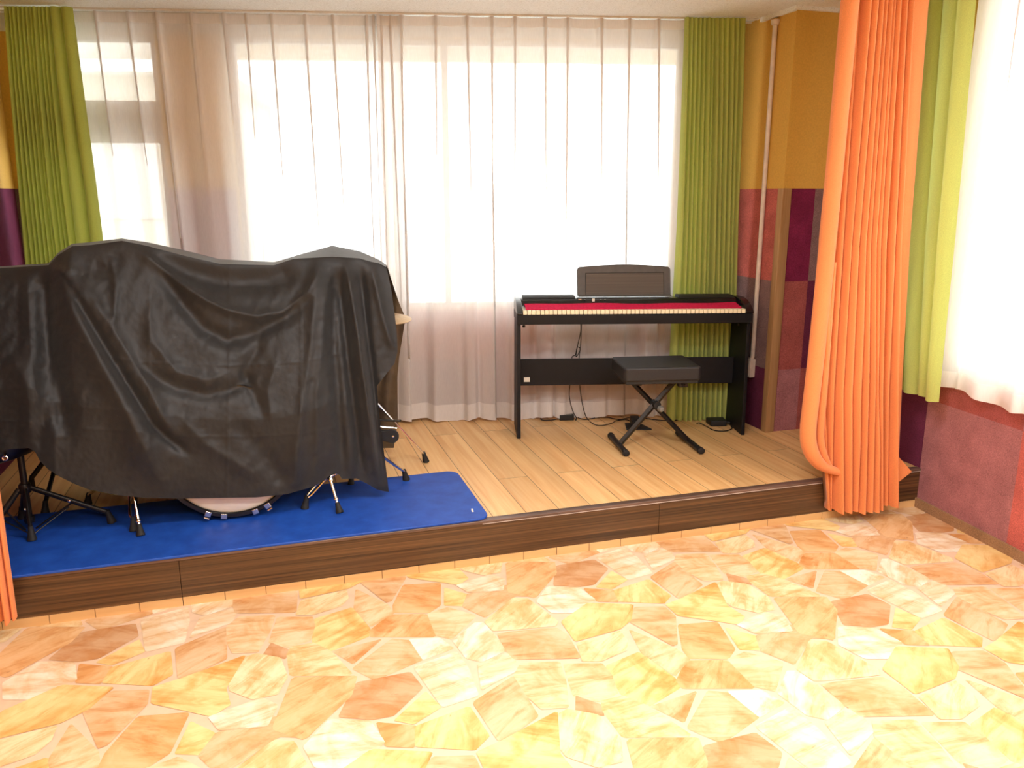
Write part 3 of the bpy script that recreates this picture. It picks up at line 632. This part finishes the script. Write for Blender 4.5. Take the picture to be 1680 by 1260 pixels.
# cables, adapter, pedals
def spline(pts, n=10):
    pts = [Vector(p) for p in pts]; out = []
    for k in range(len(pts)-1):
        p0, p1, p2, p3 = pts[max(0, k-1)], pts[k], pts[k+1], pts[min(len(pts)-1, k+2)]
        for i in range(n):
            s = i/n; out.append(.5*((2*p1)+(p2-p0)*s+(2*p0-5*p1+4*p2-p3)*s*s+(3*p1-p0-3*p2+p3)*s**3))
    return out+[pts[-1]]
def fl(x, y, h=.006): return atz(x, y, SZ+h)
pb = lambda x, y, b_: onpl(x, y, PF(0, b_, 0), PF(1, b_, 0))
top_ = PF(.36, .31, .66)
c1 = spline([top_, pb(953, 540, .31), pb(948, 565, .31), pb(945, 585, .31), pb(950, 578, .31), pb(952, 572, .31), pb(947, 570, .31), pb(944, 582, .31), pb(938, 588, .31), pb(936, 620, .31), pb(934, 650, .32), pb(940, 675, .32), fl(946, 686), fl(944, 689)])
tag(MB().tube(c1, .0027, 6).build('power_cable', M['rubber'], smooth=True), 'thin black power cable hanging from the piano back to the small adapter', 'cable')
c2 = spline([PF(.375, .312, .66), pb(953, 560, .315), pb(950, 590, .315), pb(951, 630, .315), pb(956, 665, .32), fl(963, 686), fl(975, 696), fl(988, 698), fl(1004, 694), fl(1012, 690), fl(1030, 689), fl(1046, 700)])
tag(MB().tube(c2, .0027, 6).build('pedal_cable', M['rubber'], smooth=True), 'thin black cable from the piano back to the triangular pedal', 'cable')
c3 = spline([fl(921, 686), fl(905, 689), fl(890, 689), fl(888, 685), fl(900, 677, .02), fl(918, 673, .04), fl(932, 674, .05), fl(944, 683, .01), fl(960, 688), fl(990, 684), fl(1016, 688), fl(1040, 684), fl(1070, 688), fl(1100, 690), fl(1130, 686), fl(1150, 683), fl(1185, 683), fl(1193, 684)])
tag(MB().tube(c3, .0030, 6).build('extension_cable', M['rubber'], smooth=True), 'black cable snaking along the curtain hems behind the piano', 'cable')
c4 = spline([fl(1199, 700, .03), fl(1201, 703), fl(1190, 707), fl(1172, 706), fl(1160, 700), fl(1148, 694), fl(1143, 695)])
tag(MB().tube(c4, .0027, 6).build('foot_switch_cable', M['rubber'], smooth=True), 'short black cable looping around the box by the right stand panel', 'cable')
ad = empty('power_adapter', fl(930, 686, 0), 'small black power adapter on the stage below the piano', 'adapter', PA)
q = fl(930, 690, 0); AF = lambda u, b_, z: q+PE*u+PB*b_+Vector((0, 0, z))
MB().box(-.043, .043, 0, .045, 0, .033, AF).build('housing', M['blackmat'], ad, bevel=.004); MB().box(-.03, .03, .008, .036, .033, .0336, AF).build('rating_label', M['grey'], ad)
pdl = empty('sustain_pedal', fl(1046, 706, 0), 'black wedge-shaped sustain pedal on the stage behind the bench', 'pedal', PA)
q2 = fl(1048, 706, 0); BF = lambda u, b_, z: q2+PE*u+PB*b_+Vector((0, 0, z))
MB().prism([(-.07, 0), (.075, 0), (.03, .13), (-.055, .13)], 0, .008, lambda a, c_, h: BF(a, c_, h)).build('base_plate', M['blackmat'], pdl, bevel=.002)
MB().prism([(.03, .008), (.14, .008), (.14, .05), (.10, .05)], -.025, .025, lambda a, c_, h: BF(h, a, c_)).build('treadle', M['metalblk'], pdl, bevel=.004)
jb = empty('cable_box', fl(1180, 695, 0), 'small black box on the stage against the right stand panel', 'adapter', PA)
q3 = fl(1180, 700, 0); CF = lambda u, b_, z: q3+PE*u+PB*b_+Vector((0, 0, z))
MB().prism([(-.05, 0), (.045, 0), (.05, .09), (-.055, .09)], 0, .035, lambda a, c_, h: CF(a, c_, h)).build('housing', M['blackmat'], jb, bevel=.008, seg=3)
MB().tube([CF(.045, .02, .02), CF(.066, .012, .018)], .007, 10).build('plug', M['rubber'], jb, smooth=40)
# ================================================================ BENCH
BL0, BL1 = Vector((1.773, 3.904, 0)), Vector((1.721, 3.597, 0)); BR0, BR1 = Vector((2.155, 3.846, 0)), Vector((2.108, 3.519, 0))
bn = empty('piano_bench', (1.94, 3.71, SZ), 'low black padded bench on a crossed metal frame at the piano', 'bench', R(-11))
fe = (Vector((2.089, 3.523, 0))-Vector((1.700, 3.601, 0))); fe.z = 0; fel = fe.length; fe.normalize(); fb = Vector((-fe.y, fe.x, 0))
SO = Vector((1.700, 3.601, 0)); SF = lambda u, b_, z: SO+fe*u+fb*b_+Vector((0, 0, z))
MB().prism(rrect(0, fel, 0, .305, .02), .549, .622, SF).build('seat_cushion', M['leather'], bn, bevel=.012, seg=4)
MB().box(.012, fel-.012, .012, .293, .533, .552, SF).build('seat_board', M['blackmat'], bn, bevel=.003)
# two crossed legs, one pair of beams in the middle plane
Lm = (BL0+BL1)/2; Rm = (BR0+BR1)/2; zb_ = SZ+.018
topR = SF(fel*.78, .15, .53); topL = SF(fel*.17, .15, .53)
def beam(a, c_, w_, h_): 
    return MB().tube([a, c_], 1., 4, sx=w_, sy=h_, up=(0, 1, 0))
beam(Vector((Lm.x, Lm.y-.012, zb_)), topR+Vector((0, -.012, 0)), .013, .018).build('leg', M['metalblk'], bn, bevel=.003)
beam(Vector((Rm.x, Rm.y+.014, zb_)), topL+Vector((0, .014, 0)), .012, .015).build('leg', M['metalblk'], bn, bevel=.003)
MB().tube([BL0+Vector((0, 0, zb_)), BL1+Vector((0, 0, zb_))], .0155, 14).build('foot_bar', M['metalblk'], bn, smooth=40)
MB().tube([BR0+Vector((0, 0, zb_)), BR1+Vector((0, 0, zb_))], .0155, 14).build('foot_bar', M['metalblk'], bn, smooth=40)
for a, c_ in ((BL1, BL0), (BR1, BR0), (BL0, BL1), (BR0, BR1)):
    d = (a-c_).normalized(); MB().tube([a+Vector((0, 0, zb_))-d*.016, a+Vector((0, 0, zb_))+d*.006, a+Vector((0, 0, zb_))+d*.009], [.0178, .0178, .013], 14).build('end_cap', M['rubber'], bn, smooth=40)
xc = aty(1075, 663, 3.70); MB().lathe([(0, -.03), (.02, -.028), (.022, 0), (.022, .02), (0, .022)], xc, (0, 1, 0), 18).build('pivot', M['blackmat'], bn, smooth=40)
kn = aty(1084, 671, 3.66); MB().tube([kn, kn+Vector((.0, .06, .0))], .005, 8).lathe([(0, -.016), (.012, -.014), (.017, -.004), (.017, .008), (.006, .012)], kn, (0, 1, 0), 16).build('locking_knob', M['grey'], bn, smooth=40)
MB().box(.30, .345, .05, .09, .505, .535, SF).lathe([(0, -.006), (.009, -.005), (.009, 0)], SF(.32, .048, .52), (0, 1, 0), 10).build('hinge_bracket', M['metalblk'], bn)
MB().tube([aty(1052, 629, 3.72), aty(1044, 629, 3.72)], .012, 10).build('sleeve', M['blackmat'], bn, smooth=40)
# ================================================================ DRUM KIT (what shows below and beside the cover)
def foot(parent, p, d=Vector((0, 0, 1)), r=.016, h=.05):
    """rubber foot standing at p (its underside)"""
    return MB().lathe([(r, 0), (r*1.02, .006), (r*.95, .01), (r*.72, h*.55), (r*.55, h), (0, h+.002)], p, d, 16, cap=True).build('rubber_foot', M['rubber'], parent, smooth=45)
bd = empty('bass_drum', (-.165, 3.48, MZ), 'cream-headed bass drum with black hoop, its lower rim showing below the cover', 'drum')
BC = Vector((-.165, 3.285, MZ+.012+.278)); ax = Vector((.03, 1, 0)).normalized()
MB().lathe([(.262, .03), (.262, .37)], BC, ax, 64).build('shell', M['hoop'], bd, smooth=40)
for s0 in (0, .375): MB().lathe([(.258, s0+.002), (.262, s0-.002), (.276, s0-.002), (.279, s0+.002), (.279, s0+.034), (.276, s0+.038), (.262, s0+.038)], BC, ax, 72).build('hoop', M['hoop'], bd, smooth=40)
MB().lathe([(0, .006), (.2, .006), (.255, .009), (.262, .014)], BC, ax, 64).build('drumhead', M['head'], bd, smooth=40)
MB().lathe([(0, .40), (.262, .40)], BC, ax, 48).build('drumhead', M['head'], bd, smooth=40)
rx = ax.cross(Vector((0, 0, 1))).normalized()
for deg in (-112, -99, -73, -62, 150, 30, 0, 180, 90, 60, 120):
    a = R(deg); rd = rx*math.cos(a)+Vector((0, 0, 1))*math.sin(a); tg = rx*-math.sin(a)+Vector((0, 0, 1))*math.cos(a)
    cf = lambda x, y, z, rd=rd, tg=tg: BC+tg*x+ax*y+rd*z
    cl = MB().box(-.012, .012, -.007, .03, .2785, .284, cf).box(-.012, .012, -.009, -.004, .262, .284, cf).build('claw', M['chrome'], bd, bevel=.002)
    if deg in (-112, -62, 30, 150): MB().tube([cf(0, .0, .292), cf(0, .2, .292)], .0035, 8).tube([cf(-.010, -.004, .292), cf(.010, -.004, .292)], .004, 8).build('tension_rod', M['chrome'], bd, smooth=40)
for sgn, ft_, tp in ((1, Vector((.249, 3.233, MZ)), aty(541, 783, 3.30)), (-1, Vector((-.513, 3.225, MZ)), Vector((-.535, 3.31, .335)))):
    sp = MB(); d = (tp-ft_).normalized(); sp.tube([ft_+d*.04, tp], .0065, 12); sp.lathe([(.011, 0), (.013, .012), (.011, .024)], tp-d*.018, d, 14, cap=True)
    if sgn > 0: sp.tube([tp, tp+Vector((-.14, .10, .05))], .006, 10).tube([tp+Vector((.0, -.012, .006)), tp+Vector((.035, .0, .018))], .006, 10)
    else: sp.tube([tp, tp+Vector((.10, .10, .05))], .006, 10)
    s_ = sp.build('spur', M['chrome'], bd, smooth=40); foot(s_, ft_, d, .016, .045)
    MB().lathe([(.0075, 0), (.010, .003), (.010, .010), (.0075, .013)], ft_+d*.052, d, 12).build('lock_nut', M['chrome'], s_, smooth=40)
def tripod(name, label, cat, pole, feet, hub_z, top_z, mat, sleeve_z=None, dbl=True, rad=.0095, floorz=None):
    o = empty(name, (pole[0], pole[1], SZ), label, cat, 0); base = Vector((pole[0], pole[1], 0))
    MB().tube([base+Vector((0, 0, hub_z-.14)), base+Vector((0, 0, hub_z+.28))], .0125, 16).tube([base+Vector((0, 0, hub_z+.28)), base+Vector((0, 0, top_z))], .0095, 14).lathe([(.018, -.02), (.019, 0), (.018, .02)], base+Vector((0, 0, hub_z+.28)), n=16, cap=True).build('pole', mat, o, smooth=40)
    MB().lathe([(.02, -.018), (.022, -.01), (.022, .012), (.018, .02)], base+Vector((0, 0, hub_z)), n=18, cap=True).build('hub', mat, o, smooth=40)
    MB().lathe([(.018, -.012), (.02, 0), (.018, .012)], base+Vector((0, 0, hub_z-.13)), n=18, cap=True).build('collar', mat, o, smooth=40)
    for p in feet:
        p = Vector(p); d2 = (p-base).to_2d(); dd = Vector((d2.x, d2.y, 0)).normalized(); sd = Vector((-dd.y, dd.x, 0))
        hb = base+dd*.02+Vector((0, 0, hub_z)); kn_ = p+Vector((0, 0, .045))-dd*.012; lg = MB(); el = hb.lerp(kn_, .93)
        if dbl:
            for s in (-1, 1): lg.tube([hb+sd*s*.013, hb.lerp(kn_, .1)+sd*s*.013, el+sd*s*.012, kn_+sd*s*.003], .0052, 8)
            lg.tube([hb.lerp(kn_, .5)-sd*.013, hb.lerp(kn_, .5)+sd*.013], .004, 8)
            lg.tube([hb.lerp(kn_, .52)+sd*.0, base+dd*.018+Vector((0, 0, hub_z-.13))], .004, 8)
        else:
            lg.tube([hb, kn_], rad, 10, sx=1., sy=.7); lg.tube([hb.lerp(kn_, .55), base+dd*.018+Vector((0, 0, hub_z-.17))], .0035, 8)
        l_ = lg.build('leg', mat, o, smooth=40); foot(l_, p-dd*.0, Vector((-dd.x*.25, -dd.y*.25, 1)).normalized(), .017, .055)
        if not dbl: MB().lathe([(0, .004), (.006, .003), (.006, 0)], hb.lerp(kn_, .5)-Vector((0, 0, 0))+sd*-.008, -sd if sd.y > 0 else sd, 10).build('bolt', M['chrome'], l_, smooth=40)
    return o
# stand with the cymbal at the right
sA = tripod('cymbal_stand', 'chrome cymbal stand behind the cover, its foot far right on the bare planks', 'stand', (.462, 3.80), [(.728, 3.811, SZ), (.33, 4.03, SZ), (.33, 3.57, SZ)], .50, .93, M['chrome'])
plt = aty(640, 712, 3.72); MB().prism([(-.06, .02), (-.06, -.02)]+[(.008+.034*math.cos(R(a)), -.012+.034*math.sin(R(a))) for a in range(-90, 91, 15)], -.008, .008, lambda a, c_, h: plt+Vector((a, h, c_))).build('bracket_plate', M['blackmat'], sA, bevel=.003)
MB().lathe([(0, -.004), (.006, -.003), (.006, 0)], plt+Vector((.012, -.008, -.012)), (0, 1, 0), 12).build('plate_bolt', M['chrome'], sA, smooth=40)
MB().tube([aty(604, 688, 3.74), aty(653, 691, 3.78), aty(657, 690, 3.79)], .006, 10).build('cross_rod', M['metalblk'], sA, smooth=40)
cyb = empty('cymbal', (.50, 3.76, .905), 'bronze crash cymbal poking out at the right side of the black cover', 'cymbal')
cd = Vector((.04, -.05, 1)).normalized(); MB().lathe([(.006, .022), (.022, .021), (.034, .012), (.038, .006), (.09, .002), (.145, -.006), (.168, -.011), (.168, -.0125), (.145, -.0075), (.038, .0045)], (.497, 3.76, .915), cd, 64).build('bow', M['brass'], cyb, smooth=50)
MB().lathe([(.003, .02), (.010, .022), (.010, .034), (0, .036)], (.497, 3.76, .915), cd, 16).build('wing_nut', M['blackmat'], cyb, smooth=40)
sB = tripod('tom_stand', 'chrome double-braced stand with a rubber foot on the mat right of the bass drum', 'stand', (.36, 3.44), [(.583, 3.549, MZ), (.111, 3.325, MZ), (.40, 3.72, SZ)], .40, 1.15, M['chrome'])
sC = tripod('tom_stand', 'chrome double-braced stand with two rubber feet on the mat left of the bass drum', 'stand', (-.56, 3.52), [(-.545, 3.285, MZ), (-.78, 3.68, SZ), (-.34, 3.70, SZ)], .39, 1.2, M['chrome'])
# snare drum under the left end of the cover on a black tripod
sD = tripod('snare_stand', 'black flat-legged tripod stand at the left end of the blue mat', 'stand', (-.937, 3.42), [(-.905, 3.30, MZ), (-.641, 3.40, MZ), (-1.06, 3.36, MZ), (-1.0, 3.56, MZ)], .345, .56, M['metalblk'], dbl=False, rad=.0115)
for a, c_ in (((-.79, 3.405, .255), (-.905, 3.31, .19)), ((-.905, 3.31, .19), (-1.04, 3.37, .26))): MB().tube([a, c_], .003, 8).build('brace_wire', M['metalblk'], sD, smooth=40)
sn = empty('snare_drum', (-1.03, 3.42, .56), 'black drum under the left end of the cover, chrome lug showing', 'drum')
MB().lathe([(0, 0), (.12, -.005), (.17, .015), (.185, .05), (.185, .15), (0, .15)], (-1.06, 3.46, .475), (0, 0, 1), 40).build('shell', M['hoop'], sn, smooth=50)
kp = aty(8, 752, 3.262); MB().lathe([(.005, 0), (.0085, -.002), (.011, 0), (.0085, .003)], kp, (0, 1, 0), 18).tube([kp, kp+Vector((-.01, .05, .01))], .005, 8).build('lug', M['chrome'], sn, smooth=40)
sE = tripod('hi_hat_stand', 'dark reflective stand legs behind the black tripod, left end of the stage', 'stand', (-.87, 3.83), [(-.93, 3.615, SZ), (-1.07, 4.0, SZ), (-.62, 3.93, SZ)], .42, 1.1, M['blackgloss'], dbl=False, rad=.012)
# ================================================================ BLACK COVER over the drum kit
from mathutils import noise as mn
SIL = [(-62, 438), (0, 437), (80, 432), (95, 415), (118, 400), (150, 397), (200, 391), (240, 397), (300, 410), (360, 425), (450, 430), (490, 418), (545, 403), (590, 412), (622, 426), (634, 435)]
GAP = [(-62, 3), (80, 3), (150, 5), (200, 4), (300, 9), (400, 7), (480, 4), (545, 18), (610, 9), (634, 3)]
HEM = [(-62, 742), (0, 738), (48, 735), (58, 742), (66, 757), (80, 771), (100, 783), (120, 793), (145, 803), (190, 812), (240, 817), (300, 818), (420, 816), (470, 811), (512, 799), (532, 789), (540, 781), (550, 777), (557, 779), (560, 786), (585, 785), (603, 794), (618, 803), (630, 806), (638, 807)]
XR = [(0, 634), (.10, 642), (.2, 647), (.29, 651), (.38, 652), (.43, 647), (.53, 618), (.65, 622), (1, 638)]
FOLD = [  # (ridge + / valley -, width px, polyline in survey pixels)
 (.050, 26, [(97, 446), (156, 572), (202, 664), (262, 785)]), (-.055, 20, [(74, 440), (84, 580), (108, 715)]), (-.030, 10, [(103, 455), (177, 580), (252, 698), (310, 745)]),
 (.022, 13, [(139, 467), (236, 622), (290, 727)]), (.032, 9, [(202, 393), (248, 425), (294, 463), (340, 493), (374, 509), (421, 519), (463, 513), (505, 479), (525, 440)]),
 (-.045, 24, [(250, 410), (310, 440), (375, 458), (440, 455), (485, 430)]), (-.030, 14, [(261, 440), (300, 500), (335, 540), (374, 559), (421, 545), (470, 515), (510, 470)]),
 (-.018, 12, [(219, 590), (260, 622), (294, 637), (337, 648), (390, 636), (430, 600)]), (.016, 12, [(243, 500), (248, 560), (290, 610), (340, 625), (375, 612)]),
 (.016, 14, [(300, 690), (337, 728), (420, 780)]), (-.016, 16, [(380, 690), (430, 740), (470, 800)]), (.024, 12, [(522, 432), (509, 580), (490, 700), (484, 790)]),
 (-.034, 11, [(543, 430), (549, 580), (562, 775)]), (.030, 7, [(566, 424), (586, 538), (606, 680), (622, 795)]), (-.036, 9, [(556, 445), (574, 622), (594, 785)]),
 (-.034, 8, [(588, 424), (603, 560), (613, 640), (626, 790)]), (.020, 7, [(608, 428), (628, 520), (645, 575)]), (.018, 10, [(545, 425), (532, 520), (520, 640), (520, 780)]),
 (.02, 20, [(20, 580), (45, 640), (50, 720)]), (-.02, 14, [(66, 590), (72, 660), (66, 745)]), (.016, 12, [(118, 400), (112, 440), (100, 450)]), (-.014, 14, [(150, 440), (180, 445), (190, 410)]),
 (.014, 8, [(182, 420), (190, 470), (186, 540)]), (-.014, 9, [(430, 560), (400, 610), (430, 680)]), (.012, 9, [(455, 590), (440, 640), (445, 690)]),
 # pressed folds from the packaging
 (.0022, 1.8, [(376, 440), (376, 600), (372, 815)]), (.002, 1.8, [(245, 470), (245, 650), (244, 745)]), (.002, 1.8, [(494, 500), (494, 640), (490, 780)]), (.002, 1.8, [(45, 450), (52, 600), (70, 700)]),
 (.0022, 1.8, [(175, 585), (222, 594), (376, 600), (494, 594), (560, 580)]), (.002, 1.8, [(140, 704), (200, 706), (305, 716), (420, 716), (494, 712), (590, 696)]), (.002, 1.8, [(0, 555), (50, 556)]), (.0015, 1.8, [(0, 690), (50, 692)])]
def segd(px, py, pl):
    best = 1e9; n = len(pl)-1; bt = 0
    for k in range(n):
        ax_, ay = pl[k]; bx, by = pl[k+1]; dx, dy = bx-ax_, by-ay; q = ((px-ax_)*dx+(py-ay)*dy)/(dx*dx+dy*dy); q = 0 if q < 0 else 1 if q > 1 else q
        d = (px-ax_-q*dx)**2+(py-ay-q*dy)**2
        if d < best: best = d; bt = (k+q)/n
    return math.sqrt(best), bt
boxes = [(min(p[0] for p in f[2])-f[1]*3, max(p[0] for p in f[2])+f[1]*3, min(p[1] for p in f[2])-f[1]*3, max(p[1] for p in f[2])+f[1]*3) for f in FOLD]
def folds(px, py, creases=True):
    s = 0.
    for (a, w_, pl), bx in zip(FOLD, boxes):
        if px < bx[0] or px > bx[1] or py < bx[2] or py > bx[3]: continue
        d, bt = segd(px, py, pl); e = min(bt, 1-bt)
        tp = 1 if w_ < 3 else min(1, .25+e*6)
        s += a*tp*math.exp(-(d/w_)**2) if a < 0 or w_ < 3 else a*tp*math.exp(-abs(d/w_)**1.5)
    s += .010*mn.noise(Vector((px*.018, py*.012, 0)))+.0035*mn.noise(Vector((px*.06+py*.03, py*.04, 3)))+.0012*mn.noise(Vector((px*.16, py*.13, 7)))
    return s
def depth(px, py, q):
    Y = lerp(3.42, 3.225, min(1, q*1.5)**.8)
    if px > 470: Y += .12*((px-470)/165)**1.3*q
    if px < 90: Y += .05*min(1, (90-px)/60)
    return Y
NS, NTt = 290, 165; P = []; FR = []
for i in range(NTt+1):
    q = i/NTt; row = []
    for j in range(NS+1):
        s = j/NS; xt = lerp(-62, 634, s); xb = lerp(-62, 638, s); yt = poly_at(SIL, xt)+poly_at(GAP, xt); yb = poly_at(HEM, xb)
        px = lerp(xt, xb, q)+(poly_at(XR, q)-lerp(634, 638, q))*s**13; py = lerp(yt, yb, q)
        fd = folds(px, py)*min(1, q*9+.15)
        row.append(aty(px, py, depth(px, py, q)-fd))
    P.append(row)
cv = MB(); cv.grid(P)
# over the top, front edge -> ridge
TOP = []
for i in range(9):
    q = i/8; row = []
    for j in range(NS+1):
        s = j/NS; xt = lerp(-62, 634, s); y = poly_at(SIL, xt)+poly_at(GAP, xt)*(1-q)**1.2
        Y0 = P[0][j].y; row.append(aty(xt, y, lerp(Y0, 3.70, q)-.010*mn.noise(Vector((xt*.02, q*2, 9)))*math.sin(math.pi*q)))
    TOP.append(row)
TOP[0] = [p.copy() for p in P[0]]
cv.grid(TOP[::-1])
XB = [(432, 634), (455, 641), (480, 649), (500, 656), (516, 663), (528, 664), (555, 660), (585, 655), (620, 652), (690, 653), (735, 646)]
BK = []
for i in range(49):
    q = i/48; row = []
    for j in range(0, NS+1, 2):
        s = j/NS; ys = poly_at(SIL, lerp(-62, 634, s)); y = lerp(ys, 735, q); x = lerp(-62, poly_at(XB, y), s)
        Y = lerp(3.70, 3.97, min(1, q*6)**.6)-.02*mn.noise(Vector((x*.03, y*.01, 5)))*min(1, q*6)-.012*math.sin(x*.16+y*.02)*min(1, q*4)
        row.append(aty(x, y, Y) if i else TOP[-1][j].copy())
    BK.append(row)
t = NT('cover_inside_reflection_tint'); b = t.bsdf(.3, 0, .6); n = t.noise(t.coord(), 9, 4); t.l(t.ramp(n, [(.3, (52, 42, 32)), (.7, (86, 70, 50))]), b.inputs['Base Color']); t.bump(b, n, .5, .02); M['inside_tint'] = t.m  # inner side of the back sheet: its brown-gold reflection is painted into the colour
cv.grid(BK, mi=1)
cv.v = [(max(p[0], -1.236), p[1], p[2]) for p in cv.v]
o = cv.build('drum_cover', [M['nylon'], M['inside_tint']], smooth='keep'); tag(o, 'large creased black nylon cover draped over the drum kit', 'dust cover')
# ================================================================ LIGHT, WORLD, CAMERA
def area(name, loc, size, power, colr, rot=(0, 0, 0)):
    L = bpy.data.lights.new(name, 'AREA'); L.shape = 'RECTANGLE'; L.size, L.size_y = size; L.energy = power; L.color = colr
    o = bpy.data.objects.new(name, L); o.location = loc; o.rotation_euler = rot; col.objects.link(o); return o
area('ceiling_lamp', (.7, 1.55, CZ-.03), (1.25, .25), 52, (1, 1, 1))
area('ceiling_lamp', (1.9, .3, CZ-.03), (1.25, .25), 52, (1, 1, 1))
area('ceiling_lamp', (-.9, .4, CZ-.03), (1.25, .25), 38, (1, 1, 1))
area('ceiling_lamp', (.5, -1.2, CZ-.03), (1.25, .25), 38, (1, 1, 1))
w = bpy.data.worlds.new('world'); w.use_nodes = True; bpy.context.scene.world = w
bg = w.node_tree.nodes['Background']; bg.inputs[0].default_value = (.93, .97, 1, 1); bg.inputs[1].default_value = 6.
cam = bpy.data.cameras.new('camera'); cam.sensor_width = 36; cam.lens = F/1680*36; cam.clip_start = .05
co_ = bpy.data.objects.new('camera', cam); co_.location = (0, 0, EYE); co_.rotation_euler = (R(90)-PIT, 0, -YAW); col.objects.link(co_)
sc = bpy.context.scene; sc.camera = co_
sc.view_settings.view_transform = 'Standard'; sc.view_settings.look = 'None'; sc.view_settings.exposure = 0; sc.view_settings.gamma = 1
sc.cycles.use_denoising = True; sc.cycles.max_bounces = 10; sc.cycles.transparent_max_bounces = 24; sc.cycles.diffuse_bounces = 4; sc.cycles.sample_clamp_indirect = 6
